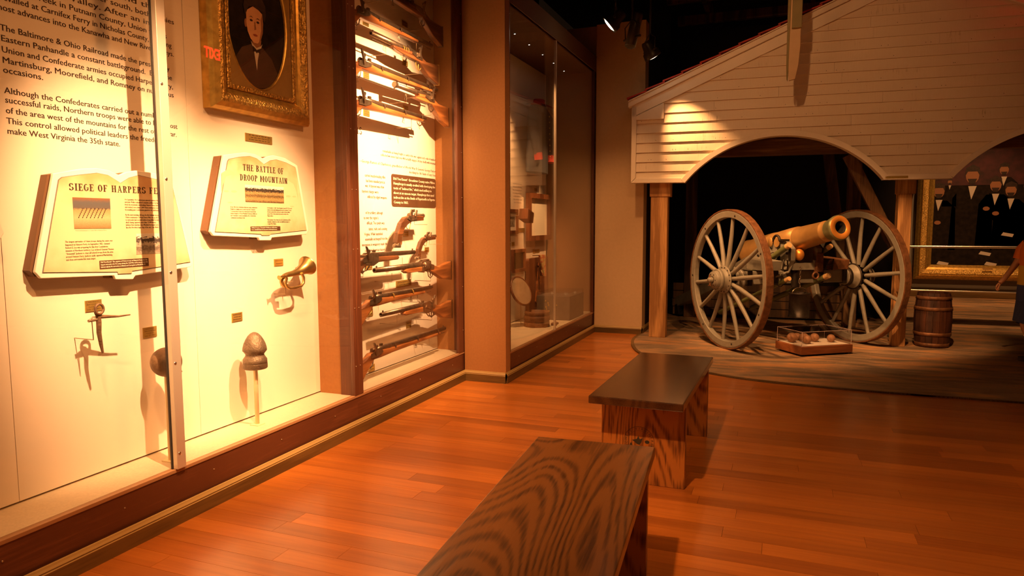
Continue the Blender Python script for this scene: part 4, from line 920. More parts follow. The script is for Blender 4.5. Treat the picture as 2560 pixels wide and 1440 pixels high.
for i, (x, y, r, lb) in enumerate(((-2.20, 7.36, .020, 'white china cup, the larger piece under the clear trunk cover'), (-2.14, 7.52, .012, 'small white china figure right of the larger cup'), (-2.36, 7.36, .010, 'tiny gilt china piece at the left under the clear cover'))):
    t = empty('china_piece', (x, y, .5), lb, 'china', group='china pieces on the trunk')
    MB().lathe([(0, 0), (r * .6, 0), (r * .5, .003), (r * 1.0, .012), (r * .9, .024), (r * 1.15, .030), (r * 1.05, .030), (r * .7, .012)], 14, lambda a, b, h, x=x, y=y: (x + a, y + b, .5005 + h)).build('body', 'china', t)
    MB().tube([(x + r, y, .522), (x + r + .008, y, .518), (x + r + .004, y, .508), (x + r * .8, y, .506)], .002, 6).build('handle', 'china', t)
# uniform coat
t = empty('uniform_coat', (-2.5, 7.3, 1.83), 'dark blue grey uniform coat with red collar and cuffs, hung high', 'coat')
def torso(z, cy, ry, rx, cx=-2.50): return [(cx + rx * sin(a2), cy + ry * cos(a2), z) for a2 in [2 * pi * j / 20 for j in range(20)]]
MB().loops([torso(1.84, 7.26, .30, .075), torso(1.95, 7.26, .28, .085), torso(2.15, 7.27, .24, .09), torso(2.3, 7.28, .23, .09), torso(2.45, 7.29, .24, .09), torso(2.53, 7.30, .21, .08), torso(2.58, 7.31, .12, .065)], smooth=True, cap=True).build('body', 'wool', t)
MB().loops([torso(2.575, 7.31, .115, .065), torso(2.60, 7.32, .10, .06), torso(2.63, 7.33, .095, .058)], smooth=True).build('collar', 'redwool', t)
MB().loops([torso(2.552, 7.14, .10, .055, -2.47), torso(2.562, 7.14, .09, .045, -2.47)], smooth=True, cap=True).build('epaulette', 'redwool', t)
for s in (-1, 1):
    ay = 7.29 + s * .235
    sl = MB().tube([(-2.49, 7.29 + s * .17, 2.50), (-2.47, ay, 2.44), (-2.455, ay + s * .03, 2.28), (-2.44, ay + s * .01, 2.12), (-2.43, ay - s * .02, 1.98)], [.055, .062, .055, .048, .046], 12).build('sleeve', 'wool', t)
    MB().tube([(-2.431, ay - s * .012, 2.04), (-2.428, ay - s * .022, 1.965)], [.050, .052], 12).build('cuff', 'redwool', sl)
for i in range(9): MB().ellipsoid((-2.408 + .0, 7.40 + .004 * i, 2.52 - i * .062), (.006, .009, .009), 8, 6).build('button', 'brass', t)
MB().tube([(-2.64, 7.31, 2.60), (-2.5, 7.31, 2.60)], .008, 8).build('hanger', 'rod', t)
# LED points in the case soffit
for i, (x, y) in enumerate(((-2.337, 6.15), (-2.344, 6.566), (-2.350, 6.999), (-2.361, 7.403), (-2.372, 7.83))):
    t = empty('soffit_led', (x, y, 3.03), '%s of the five small soffit lights in the corner case' % ('nearest', 'second', 'middle', 'fourth', 'farthest')[i], 'light', group='soffit lights in the corner case')
    MB().lathe([(.016, 0), (.018, -.004), (.010, -.006), (.010, -.002)], 14, lambda a, b, h, x=x, y=y: (x + a, y + b, 3.0298 + h)).build('bezel', 'soffit', t)
    MB().lathe([(0, -.003), (.006, -.004), (.009, -.002)], 12, lambda a, b, h, x=x, y=y: (x + a, y + b, 3.0298 + h)).build('lens', 'led', t)

# ================================================================== MARKET HOUSE FRONT
a3 = radians(3); PX, PY = -1.35, 7.70
def Fm(u, z, d): return (PX + u * cos(a3) + d * sin(a3), PY + u * sin(a3) - d * cos(a3), z)     # d = towards the hall
mh = empty('market_house', (*Fm(2.585, 0, 0)[:2], 0), 'white clapboard gabled market house front with two arches on timber posts', 'building', rz=a3)
UC = 2.585; ZB = 1.72
def arch(u):
    for c in (1.33, 2 * UC - 1.33):
        if abs(u - c) < .956: return ZB + sqrt(1.223 ** 2 - (u - c) ** 2) - .763
    return ZB
def rake(u): return 3.628 - .428 * abs(u - UC)       # lower edge of the rake board
def board(ua, ub, z0, z1):
    n = max(1, int((ub - ua) / .05)); L = []
    for i in range(n + 1):
        u = ua + (ub - ua) * i / n; lo = max(z0, arch(u) + .015); hi = min(z1, rake(u) + .02); L.append((u, lo, hi))
    segs = []; s = []
    for q in L:
        if q[2] - q[1] > .004: s.append(q)
        elif s: segs.append(s); s = []
    if s: segs.append(s)
    for s in segs:
        if len(s) < 2: continue
        mb = MB(); pr = []
        def dd(z): return .004 + .016 * (z1 - z) / (z1 - z0)
        loops = [[Fm(u, lo, dd(lo)), Fm(u, hi, dd(hi)), Fm(u, hi, -.01), Fm(u, lo, -.01)] for u, lo, hi in s]
        mb.loops(loops, cap=True).build('siding_board', 'siding', mh)
PITCH = .1035; k = 0; z = 1.745
random.seed(11)
while z < 3.62:
    ul, ur = -.165, 2 * UC + .165
    h = (3.64 - z) / .428 if z > 2.4 else 99
    us = max(ul, UC - h - .05); ue = min(ur, UC + h + .05)
    cuts = [us]; x = us + random.uniform(.5, 2.2)
    while x < ue - .3: cuts.append(x); x += random.uniform(1.3, 2.5)
    cuts.append(ue)
    for a_, b_ in zip(cuts, cuts[1:]): board(a_ + .0007, b_ - .0007, z, z + PITCH + .001)
    z += PITCH
# nail heads
mb = MB()
for i in range(150):
    u = random.uniform(-.1, 3.6); zc = 1.745 + PITCH * random.randint(0, 17) + .02
    if zc > arch(u) + .05 and zc < rake(u) - .02: mb.add([Fm(u, zc, .0185), Fm(u + .005, zc, .0185), Fm(u + .005, zc + .006, .0178), Fm(u, zc + .006, .0178)], [(0, 1, 2, 3)])
mb.build('nail_heads', 'black_iron', mh, kind='stuff')
# backing behind the boards, same outline
lp = []
for i in range(121):
    u = -.19 + (2 * UC + .38) * i / 120; lo = arch(u) + .02; hi = rake(u) + .05; lp.append([Fm(u, lo, -.011), Fm(u, hi, -.011), Fm(u, hi, -.035), Fm(u, lo, -.035)])
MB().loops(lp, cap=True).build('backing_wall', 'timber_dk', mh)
# trim
def tr(name, poly, d0, d1, bev=.003, mt='white_trim'): return MB().prism(poly, -d1, -d0, lambda u, v, w: Fm(u, v, -w)).build(name, mt, mh, bevel=bev)
for s in (0, 1):
    f = (lambda u: u) if s == 0 else (lambda u: 2 * UC - u)
    tr('corner_board', [(f(-.202), 1.735), (f(-.150), 1.785), (f(-.150), 2.56), (f(-.202), 2.55)], -.10, .034)
    tr('bottom_board', [(f(-.202), 1.730), (f(.374), 1.722), (f(.335), 1.772), (f(-.150), 1.780)], -.10, .036)
    tr('cornice_return', [(f(-.149), 2.405), (f(.141), 2.405), (f(.141), 2.575), (f(-.149), 2.45)], .0, .042)
    c = 1.33 if s == 0 else 2 * UC - 1.33
    lp = []; hw = .956; A = atan2(.763, hw)
    for i in range(41):
        t_ = pi - A - (pi - 2 * A) * i / 40; r0, r1 = 1.223, 1.273
        lo_ = (c + r0 * cos(t_), ZB - .763 + r0 * sin(t_)); hi_ = (c + r1 * cos(t_), ZB - .763 + r1 * sin(t_))
        lp.append([Fm(lo_[0], lo_[1], .038), Fm(hi_[0], hi_[1], .038), Fm(hi_[0], hi_[1], -.10), Fm(lo_[0], lo_[1], -.10)])
    MB().loops(lp, cap=True).build('arch_trim', 'white_trim', mh)
    e = 2.60
    for nm, z0, z1, d0, d1, mt in (('rake_board', 0, .118, -.03, .034, 'white_trim'), ('crown_moulding', .118, .176, -.03, .062, 'white_trim'), ('drip_edge', .176, .190, -.03, .078, 'white_trim')):
        ue = -.20 if z0 < .1 else -.236
        tr(nm, [(f(ue), rake(ue) + z0), (f(UC), rake(UC) + z0), (f(UC), rake(UC) + z1), (f(ue), rake(ue) + z1)], d0, d1, mt=mt)
    n = 15; du = (UC + .25) / n
    for i in range(n):
        ua = -.25 + i * du; ub = ua + du * 1.12
        tr('shingle', [(f(ua), rake(ua) + .190 + .020), (f(ua), rake(ua) + .190 + .034), (f(ub), rake(ub) + .190 + .014), (f(ub), rake(ub) + .190)], -.22, .088, 0, 'shingle')
tr('bottom_board', [(2.284, 1.712), (2.886, 1.712), (2.840, 1.764), (2.325, 1.764)], -.10, .036)
pq = tr('name_strip', [(2.30, 1.722), (2.50, 1.722), (2.50, 1.746), (2.30, 1.746)], .0362, .038, 0, 'brass')
# posts, capitals, beams and braces
def post(u0, u1, d0, d1, z1, mt='timber', capi=True):
    p = MB().prism([(u0, -d0), (u1, -d0), (u1, -d1), (u0, -d1)], 0.012, z1, lambda u, v, w: Fm(u, w, -v)).build('post', mt, mh, bevel=.006)
    if capi: MB().prism([(u0 - .012, -d0 - .012), (u1 + .03, -d0 - .012), (u1 + .03, -d1), (u0 - .012, -d1)], z1 - .14, z1 + .02, lambda u, v, w: Fm(u, w, -v)).build('capital', mt, p, bevel=.006)
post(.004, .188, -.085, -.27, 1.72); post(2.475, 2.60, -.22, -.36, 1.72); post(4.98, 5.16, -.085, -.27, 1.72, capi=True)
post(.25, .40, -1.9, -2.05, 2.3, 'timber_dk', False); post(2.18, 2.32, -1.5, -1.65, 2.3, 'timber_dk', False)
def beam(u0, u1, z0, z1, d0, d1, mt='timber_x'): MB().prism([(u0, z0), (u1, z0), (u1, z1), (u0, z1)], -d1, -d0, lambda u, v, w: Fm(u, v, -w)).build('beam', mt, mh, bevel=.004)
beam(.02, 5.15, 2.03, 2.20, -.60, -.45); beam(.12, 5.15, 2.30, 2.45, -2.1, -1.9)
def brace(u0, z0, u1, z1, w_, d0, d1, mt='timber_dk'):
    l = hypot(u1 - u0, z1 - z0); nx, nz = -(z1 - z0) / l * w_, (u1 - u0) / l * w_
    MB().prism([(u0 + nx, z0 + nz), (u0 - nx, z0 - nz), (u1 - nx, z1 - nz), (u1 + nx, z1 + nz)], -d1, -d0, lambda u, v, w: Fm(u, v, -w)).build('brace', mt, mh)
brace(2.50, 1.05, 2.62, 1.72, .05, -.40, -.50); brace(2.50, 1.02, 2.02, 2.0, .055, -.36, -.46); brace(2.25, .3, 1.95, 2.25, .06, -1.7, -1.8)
# low back boards inside the market house
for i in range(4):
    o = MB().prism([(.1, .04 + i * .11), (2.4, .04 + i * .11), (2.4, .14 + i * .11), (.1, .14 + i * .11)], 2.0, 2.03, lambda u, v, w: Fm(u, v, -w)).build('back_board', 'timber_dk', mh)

# hanging wooden semaphore arm in front of the gable
t = empty('hanging_wooden_arm', (.07, 7.3, 3.3), 'narrow two layer wooden arm hanging in front of the white gable', 'wooden arm')
m7 = lambda u, v, w: (u, 7.3 - w, v)
MB().prism([(.040, 3.9), (.128, 3.9), (.128, 3.12), (.040, 3.12)][::-1], .02, .05, m7).build('front_board', 'olive', t, bevel=.003)
MB().prism([(.030, 3.9), (.118, 3.9), (.122, 2.95), (.110, 2.78), (.086, 2.655), (.030, 2.64), (.022, 2.75)][::-1], -.015, .018, m7).build('blade', 'pale', t, bevel=.004)
MB().prism([(-.004, 3.9), (.026, 3.9), (.024, 2.75), (.018, 2.64), (.008, 2.66), (.002, 2.8)][::-1], -.03, .012, m7).build('side_strap', 'olive', t, bevel=.003)
MB().tube([(.07, 7.3, 3.88), (.07, 7.3, 4.3)], .01, 8).build('drop_rod', 'lampblack', t)

# ================================================================== CANNON
CC = (.143, 7.79, zs); CR = radians(35.6)
cn = empty('cannon', CC, 'bronze field cannon on a grey two wheeled carriage under the arch', 'cannon', rz=CR)
RW = .708
def wheel(sx):
    X0 = sx * .768; o = sx                                           # outer side direction
    def wm(r, t_, d): return (X0 + o * d, r * cos(t_), RW + r * sin(t_))
    n = 56; lo = []
    for (r, d) in ((RW - .012, -.030), (RW - .012, .030), (RW - .024, .034), (RW - .078, .030), (RW - .084, .022), (RW - .084, -.022), (RW - .078, -.030), (RW - .024, -.034)):
        lo.append([wm(r, 2 * pi * i / n, d) for i in range(n)])
    lo.append(lo[0]); w_ = MB().loops(lo, smooth=False).build('wheel', 'grey', cn, world=False)
    lo = [[wm(r, 2 * pi * i / n, d) for i in range(n)] for r, d in ((RW - .0125, -.036), (RW - .001, -.036), (RW, -.033), (RW, .033), (RW - .001, .036), (RW - .0125, .036), (RW - .0125, -.036))]
    MB().loops(lo).build('tyre', 'tyre', w_, world=False)
    for k in range(14):
        t_ = 2 * pi * (k + .5) / 14 + .1; mb = MB(); L = []
        for r, a_, b_, d in ((.125, .021, .026, .02), (.18, .020, .026, .014), (.26, .024, .023, .008), (.45, .021, .020, .0), (RW - .082, .019, .017, 0)):
            ring = []
            for q in range(10):
                p = 2 * pi * q / 10; dt = a_ * cos(p); dx = b_ * sin(p)
                ring.append((X0 + o * d * 1.0 + dx, r * cos(t_) - dt * sin(t_), RW + r * sin(t_) + dt * cos(t_)))
            L.append(ring)
        mb.loops(L, smooth=True).build('spoke', 'grey', w_, world=False)
    hm = lambda a_, b_, h: (X0 + o * h, a_, RW + b_)
    MB().lathe([(.055, -.17), (.085, -.17), (.092, -.14), (.105, -.06), (.128, -.045)], 28, hm).lathe([(.128, .045), (.110, .055), (.104, .10), (.090, .155), (.085, .175), (.0, .175)], 28, hm).build('hub', 'grey', w_, world=False)
    MB().lathe([(.128, -.048), (.140, -.046), (.140, -.036), (.10, -.034)], 28, hm).lathe([(.10, .046), (.142, .046), (.142, .056), (.10, .058)], 28, hm).lathe([(.104, .105), (.111, .105), (.108, .135), (.098, .137)], 28, hm).lathe([(.092, -.15), (.1, -.145), (.104, -.115), (.097, -.112)], 28, hm).build('nave_band', 'black_iron' if sx > 0 else 'grey', w_, world=False)
    mb = MB()
    for k in range(14):
        t_ = 2 * pi * k / 14; mb.lathe([(0, .062), (.006, .061), (.007, .056)], 8, lambda a_, b_, h: (X0 + o * h, a_ + .125 * cos(t_), RW + b_ + .125 * sin(t_)))
    for k in range(6):
        t_ = 2 * pi * k / 6; mb.lathe([(0, .183), (.007, .182), (.008, .174)], 8, lambda a_, b_, h: (X0 + o * h, a_ + .06 * cos(t_), RW + b_ + .06 * sin(t_)))
    mb.build('hub_bolts', 'black_iron', w_, world=False)
    MB().lathe([(.03, .174), (.078, .174), (.078, .180), (.03, .180)], 24, hm).lathe([(0, .225), (.022, .223), (.028, .21), (.028, .175)], 16, hm).build('axle_washer', 'grey', w_, world=False)
    MB().tube([(X0 + o * .208, -.01, RW - .055), (X0 + o * .208, .0, RW + .05)], .008, 8).tube([(X0 + o * .208, -.02, RW - .055), (X0 + o * .208, .02, RW - .058)], .006, 6).build('linchpin', 'tyre', w_, world=False)
    mb = MB()
    for k in range(7):
        t_ = 2 * pi * k / 7; mb.lathe([(0, .037), (.009, .036), (.010, .032)], 8, lambda a_, b_, h: (X0 + o * h, a_ + .655 * cos(t_), RW + b_ + .655 * sin(t_)))
    mb.build('rim_bolts', 'black_iron', w_, world=False)
wheel(-1); wheel(1)
# barrel: axis tilts up towards the muzzle (local -y)
el = radians(11.6); Z0 = 1.093; TB = Matrix.Translation((0, .03, Z0)) @ Matrix.Rotation(pi / 2 - el, 4, 'X')
def bm(a_, b_, h): return tuple(TB @ Vector((a_, b_, h)))
def blathe(name, prof, mt, par, n=40): return MB().lathe(prof, n, bm).build(name, mt, par, world=False)
bar = blathe('barrel', [(0, -.92), (.025, -.915), (.034, -.89), (.026, -.865), (.05, -.85), (.12, -.83), (.142, -.80), (.146, -.76), (.138, -.755), (.140, -.30), (.132, -.20), (.132, .0), (.128, .115), (.120, .120), (.119, .125), (.102, .50), (.104, .505), (.104, .52), (.099, .525), (.098, .575)], 'bronze', cn)
blathe('muzzle_swell', [(.098, .575), (.099, .59), (.108, .62), (.118, .665), (.121, .680), (.121, .694), (.115, .700), (.112, .705)], 'bronze_gr', bar)
blathe('muzzle_face', [(.112, .705), (.108, .708), (.062, .710), (.060, .706)], 'bronze_face', bar)
blathe('bore', [(.060, .706), (.052, .70), (.050, .35), (0, .35)], 'bore', bar)
MB().tube([bm(-.20, -.02, 0), bm(.20, -.02, 0)], .046, 20).build('trunnions', 'bronze', bar, world=False)
# carriage
def cheek(s):
    m_ = lambda u, v, w: (w, u, v)
    x0, x1 = (s * .125, s * .185); x0, x1 = min(x0, x1), max(x0, x1)
    c_ = MB().prism([(-.19, .90), (-.19, 1.02), (-.10, 1.09), (.08, 1.09), (.32, 1.00), (.75, .84), (1.05, .72), (1.0, .62), (.55, .70), (.2, .80), (.05, .80), (-.12, .80)], x0, x1, m_).build('cheek', 'grey', cn, world=False, bevel=.006)
    e0, e1 = (x1, x1 + .008) if s > 0 else (x0 - .008, x0)
    MB().prism([(-.195, .90), (-.195, 1.02), (-.10, 1.096), (.10, 1.096), (.32, 1.006), (.32, .98), (.08, 1.07), (-.09, 1.07), (-.165, 1.01), (-.165, .90)], e0, e1, m_).prism([(-.02, .80), (.02, .80), (.02, 1.09), (-.02, 1.09)], e0, e1, m_).prism([(.22, .80), (.25, .80), (.30, 1.0), (.27, 1.0)], e0, e1, m_).build('iron_strap', 'black_iron', c_, world=False)
    MB().tube([((e0 + e1) / 2 + s * .008, .03 + .052 * cos(t_), 1.095 + .052 * sin(t_)) for t_ in [pi * i / 10 for i in range(11)]], .013, 8).box((min(s * .12, s * .20), -.085, 1.088), (max(s * .12, s * .20), -.03, 1.112)).box((min(s * .12, s * .20), .09, 1.088), (max(s * .12, s * .20), .15, 1.112)).build('cap_square', 'black_iron', c_, world=False)
    mb = MB()
    for u, v in ((-.14, .97), (-.05, 1.0), (.12, 1.02), (.35, .93), (-.1, .86), (.15, .86)): mb.lathe([(0, .012), (.012, .011), (.014, 0)], 10, lambda a_, b_, h, u=u, v=v: ((x1 if s > 0 else x0) + s * (h + .004), u + a_, v + b_))
    mb.build('bolts', 'black_iron', c_, world=False)
    if s < 0:
        MB().lathe([(0, .010), (.040, .010), (.044, .004), (.044, 0)], 24, lambda a_, b_, h: (x0 - .010 - h, .13 + a_ * .85, 1.075 + b_ * 1.15)).build('oval_medallion', 'bronze', c_, world=False, label='oval brass medallion')
        mb = MB()
        for i in range(12): mb.tube([(x0 - .016, .19 + .012 * sin(i), 1.05 - i * .014), (x0 - .016, .19 + .012 * sin(i + 1), 1.05 - (i + 1) * .014)], .004, 6)
        mb.build('hook_chain', 'black_iron', c_, world=False)
cheek(-1); cheek(1)
MB().loops([[(sx * hw, y, z_ + dz) for sx, dz in ((-1, -.07), (1, -.07), (1, .07), (-1, .07))] for y, hw, z_ in ((.45, .115, .84), (1.1, .10, .64), (1.9, .09, .36), (2.5, .08, .16))], cap=True).build('trail', 'grey', cn, world=False, bevel=.01)
MB().prism([(2.35, .17), (2.62, .10), (2.62, .015), (2.3, .03)], -.085, .085, lambda u, v, w: (w, u, v)).build('trail_plate', 'black_iron', cn, world=False)
ax = MB().box((-.60, -.07, .655), (.60, .075, .790)).build('axle_tree', 'grey', cn, world=False, bevel=.008)
MB().tube([(-.95, 0, RW), (.95, 0, RW)], .035, 12).build('axle_iron', 'black_iron', ax, world=False)
for s in (-1, 1):
    for xa, xb in ((.24, .30), (.54, .59)): MB().box((min(s * xa, s * xb), -.080, .645), (max(s * xa, s * xb), .085, .80)).build('axle_strap', 'black_iron', ax, world=False)
    tb = MB().prism([(-.20, .80), (.10, .80), (.12, .92), (-.22, .90)], min(s * .30, s * .50), max(s * .30, s * .50), lambda u, v, w: (w, u, v)).build('ammunition_tray', 'tyre' if s > 0 else 'grey', cn, world=False, bevel=.006)
    MB().tube([(s * .29, -.215, .80), (s * .29, -.23, .91), (s * .24, -.22, .905), (s * .22, -.20, .80)], .008, 8).tube([(s * .29, -.225, .85), (s * .22, -.215, .85)], .006, 6).build('iron_bracket', 'black_iron', tb, world=False)
    MB().tube([(s * .42, .0, .66), (s * .15, -.12, .78), (s * .12, -.16, .90)], .014, 8).build('axle_stay', 'grey', cn, world=False)
MB().prism([(-.20, .78), (-.13, .78), (-.13, 1.0), (-.20, .97)], .125, .195, lambda u, v, w: (w, u, v)).build('cheek_end_plate', 'tyre', cn, world=False, label='rusty brown plate on the end of the cheek')
MB().ellipsoid((-.055, -.15, .955), (.05, .05, .06), 18, 12).build('sponge_head', 'bronze_face', cn, world=False)
MB().tube([(-.06, -.10, .62), (-.06, -.10, .93)], .035, 14).tube([(-.06, -.10, .925), (-.06, -.10, .935)], .055, 14).build('elevating_screw', 'black_iron', cn, world=False)
MB().lathe([(.035, -.012), (.042, 0), (.035, .012), (.025, .012), (.025, -.012), (.035, -.012)], 16, lambda a_, b_, h: (.08 + a_, -.235 + h, .745 + b_)).build('towing_ring', 'tyre', cn, world=False)
MB().box((-.125, -.16, .80), (.125, -.10, .87)).build('front_transom', 'grey', cn, world=False)
# staffs slung on the carriage
cmat = Matrix.Translation(CC) @ Matrix.Rotation(CR, 4, 'Z')
def staff(label, p, q, r, ringat=.25):
    P, Q = Vector(p), Vector(q); t = empty('rammer_staff', cmat @ P, label, 'rammer staff', group='green rammer staffs on the cannon carriage')
    a_ = [cmat @ (P + (Q - P) * k_) for k_ in (0, .04, 1)]
    MB().tube([a_[1], a_[2]], r, 14).build('shaft', 'staff', t); MB().tube([a_[0], a_[1]], [r * .95, r * 1.02], 14).build('pale_end', 'staffend', t, label='pale tan cut end')
    c_ = cmat @ (P + (Q - P) * ringat); d = (a_[2] - a_[0]).normalized(); n1 = d.orthogonal().normalized(); n2 = d.cross(n1)
    MB().tube([c_ + (n1 * cos(k_) + n2 * sin(k_)) * (r + .012) for k_ in [2 * pi * i / 16 for i in range(17)]], .004, 6, False).build('iron_ring', 'black_iron', t)
staff('upper green staff with pale end, left of the barrel', (-.235, -.235, 1.060), (-.235, .75, .56), .030)
staff('thin lower green staff with pale end, left of the bucket', (-.215, -.225, .722), (-.215, 1.05, .22), .024, .12)
staff('lower green staff with pale end, right of the bucket', (.215, -.265, .748), (.215, 1.05, .26), .030, .1)
staff('upper dark green staff almost hidden behind the muzzle', (.235, -.255, 1.045), (.235, .75, .55), .026)
# bucket
bk = empty('sponge_bucket', cmat @ Vector((-.11, -.25, .33)), 'dark iron bucket hanging on a chain under the cannon', 'bucket', rz=CR)
MB().lathe([(0, 0), (.098, 0), (.104, .004), (.104, .012), (.099, .014), (.096, .235), (.106, .238), (.106, .248), (.090, .248), (.088, .02), (0, .02)], 28).build('body', 'black_iron', bk, world=False)
MB().tube([(.085 * cos(t_), 0, .245 + .055 * sin(t_)) for t_ in [pi * i / 12 for i in range(13)]], .006, 8).build('bail_handle', 'gun_bright', bk, world=False)
mb = MB()
for i in range(9):
    zc = .305 + i * .024
    mb.tube([((.007 * cos(t_) if i % 2 else 0), (0 if i % 2 else .007 * cos(t_)), zc + .015 * sin(t_)) for t_ in [2 * pi * j / 8 for j in range(9)]], .0028, 5, False)
mb.build('chain', 'gun_bright', bk, world=False)

# ---- cannonballs under an acrylic cover
BA = atan2(7.451 - 7.104, .698 - .223)
vc = empty('cannonball_vitrine', (.223, 7.104, zs), 'low wooden based clear vitrine on the stage floor before the cannon', 'vitrine', rz=BA)
LX, LY = .585, .40
MB().box((.03, .03, .0), (LX - .03, LY - .03, .022)).build('plinth', 'black', vc, world=False)
MB().box((0, 0, .018), (LX, LY, .095)).build('base', 'cherry', vc, world=False, bevel=.004)
MB().box((.025, .025, .095), (LX - .025, LY - .025, .099)).build('liner', 'linen', vc, world=False)
g = .012
for a_, b_ in (((g, g, .095), (LX - g, g + .004, .235)), ((g, LY - g - .004, .095), (LX - g, LY - g, .235)), ((g, g + .0045, .095), (g + .004, LY - g - .0045, .235)), ((LX - g - .004, g + .0045, .095), (LX - g, LY - g - .0045, .235)), ((g, g, .2352), (LX - g, LY - g, .239))):
    MB().box(a_, b_).build('clear_pane', 'acrylic', vc, world=False)
ed = MB()
M['edge'] = mat('acrylic_edge', (.62, .48, .46), .2)
e0, e1, f0, f1 = g, LX - g, g, LY - g
for p, q in (((e0, f0, .237), (e1, f0, .237)), ((e1, f0, .237), (e1, f1, .237)), ((e1, f1, .237), (e0, f1, .237)), ((e0, f1, .237), (e0, f0, .237)), ((e0, f0, .096), (e0, f0, .237)), ((e1, f0, .096), (e1, f0, .237)), ((e1, f1, .096), (e1, f1, .237)), ((e0, f1, .096), (e0, f1, .237))):
    ed.tube([p, q], .0022, 6)
ed.build('cover_edges', 'edge', vc, world=False)
vm = Matrix.Translation((.223, 7.104, zs)) @ Matrix.Rotation(BA, 4, 'Z')
for lb, u, v, r in (('dark cannonball at the left end of the vitrine', .075, .245, .048), ('cannonball half hidden at the back of the vitrine', .20, .335, .038), ('cannonball behind the front middle one in the vitrine', .205, .235, .045),
                    ('frontmost middle cannonball in the vitrine', .165, .135, .042), ('cannonball right of the middle pair in the vitrine', .315, .215, .043), ('lone cannonball at the right end of the vitrine', .455, .150, .039)):
    p = vm @ Vector((u, v, .099 + r))
    o = MB().ellipsoid((0, 0, 0), (r, r, r), 24, 16).build('cannonball', 'ball', None); o.location = p
    o['label'] = lb; o['category'] = 'cannonball'; o['group'] = 'cannonballs in the vitrine'

# ---- wooden barrel right of the market house post
bb = empty('wooden_barrel', (1.50, 8.22, zs), 'dark reddish wooden barrel standing right of the timber post', 'barrel')
def br(h): return .150 + .026 * sin(pi * h / .56)
NS = 18
for k in range(NS):
    t0, t1 = 2 * pi * k / NS + .008, 2 * pi * (k + 1) / NS - .008; lo = []
    for i in range(7):
        h = .56 * i / 6; r = br(h); lo.append([(r * cos(t0), r * sin(t0), h), (r * cos(t1), r * sin(t1), h), ((r - .015) * cos(t1), (r - .015) * sin(t1), h), ((r - .015) * cos(t0), (r - .015) * sin(t0), h)])
    MB().loops(lo, cap=True).build('stave', 'barrel_wood', bb, world=False)
for h in (.03, .14, .40, .51):
    MB().lathe([(br(h - .018) + .001, h - .018), (br(h - .018) + .004, h - .018), (br(h + .018) + .004, h + .018), (br(h + .018) + .001, h + .018)], 36).build('hoop', 'tyre', bb, world=False)
MB().lathe([(0, .535), (.142, .535), (.142, .525)], 30).build('barrel_head', 'barrel_wood', bb, world=False)

# ================================================================== FAR WALL: large gilt painting and rails
yP = 13.70
mP = lambda u, v, w: (u, yP - w, v)
u0, u1, v0, v1 = 2.165, 4.35, .317, 2.95
gp = picture_frame('gilt_group_portrait', 'very large gilt framed dark group portrait beyond the rail', mP, u0, u1, v0, v1, .25, .12, 'gold', 'gold_carved', (3.2, yP, v0), 'painting')
frame_ring(mP, u0 + .05, u1 - .05, v0 + .05, v1 - .05, [(0, .10), (.015, .13), (.03, .10)]).build('bead_moulding', 'gold_carved', gp)
cvs = MB().prism([(u0 + .24, v0 + .24), (u1 - .24, v0 + .24), (u1 - .24, v1 - .24), (u0 + .24, v1 - .24)][::-1], .02, .06, mP).build('canvas', 'paint_dark', gp)
flat('painted_drape', 'paint_red', [(2.42, 1.9), (4.0, 1.9), (4.0, 2.6), (2.42, 2.6)], .0602, cvs, mP)
def gent(u, v, s, hand=None):
    flat('painted_coat', 'paint_dark', [(u - .20 * s, v - .9 * s), (u + .22 * s, v - .9 * s), (u + .20 * s, v - .30 * s), (u + .10 * s, v - .20 * s), (u - .10 * s, v - .20 * s), (u - .18 * s, v - .32 * s)], .061, cvs, mP)
    flat('painted_shirt_front', 'paint_white', [(u - .035 * s, v - .19 * s), (u + .045 * s, v - .19 * s), (u + .0 * s, v - .34 * s)], .0625, cvs, mP)
    flat('painted_face', 'paint_skin2', ellipse(u, v - .07 * s, .065 * s, .095 * s, 14), .064, cvs, mP)
    flat('painted_hair', 'paint_hair', [(u - .07 * s, v - .08 * s), (u - .065 * s, v + .01 * s), (u, v + .045 * s), (u + .065 * s, v + .01 * s), (u + .07 * s, v - .08 * s), (u + .045 * s, v - .03 * s), (u - .045 * s, v - .03 * s)], .0655, cvs, mP)
    flat('painted_beard', 'paint_hair', [(u - .045 * s, v - .11 * s), (u + .045 * s, v - .11 * s), (u + .025 * s, v - .165 * s), (u - .025 * s, v - .165 * s)], .0655, cvs, mP)
    if hand: flat('painted_hand', 'paint_skin2', ellipse(u + hand[0], v + hand[1], .05, .035, 10), .0665, cvs, mP)
# figures placed across the canvas
for a_ in ((2.48, 1.90, 1.25, (.0, -.62)), (2.95, 2.17, 1.5, (.22, -.66)), (3.285, 1.99, 1.25, (.02, -.56)), (3.50, 1.90, 1.2, None), (3.39, 2.22, 1.0, None), (2.63, 2.0, .5, None), (3.75, 1.95, 1.2, None), (4.0, 2.05, 1.2, None)): gent(*a_)
for a_, b_ in ((2.58, .60), (3.27, .60), (3.48, 1.09), (3.18, .775)): flat('painted_papers', 'paint_white', [(a_ - .08, b_ - .02), (a_ + .08, b_ - .05), (a_ + .10, b_ + .0), (a_ - .05, b_ + .03)], .062, cvs, mP)
MB().box((3.15, 13.535, .50), (3.29, 13.545, .53)).build('title_plate', 'bronze', gp)
struct('trim_2', 'base_x', ((1.45, 13.62, .012), (10.2, 13.74, .12)))
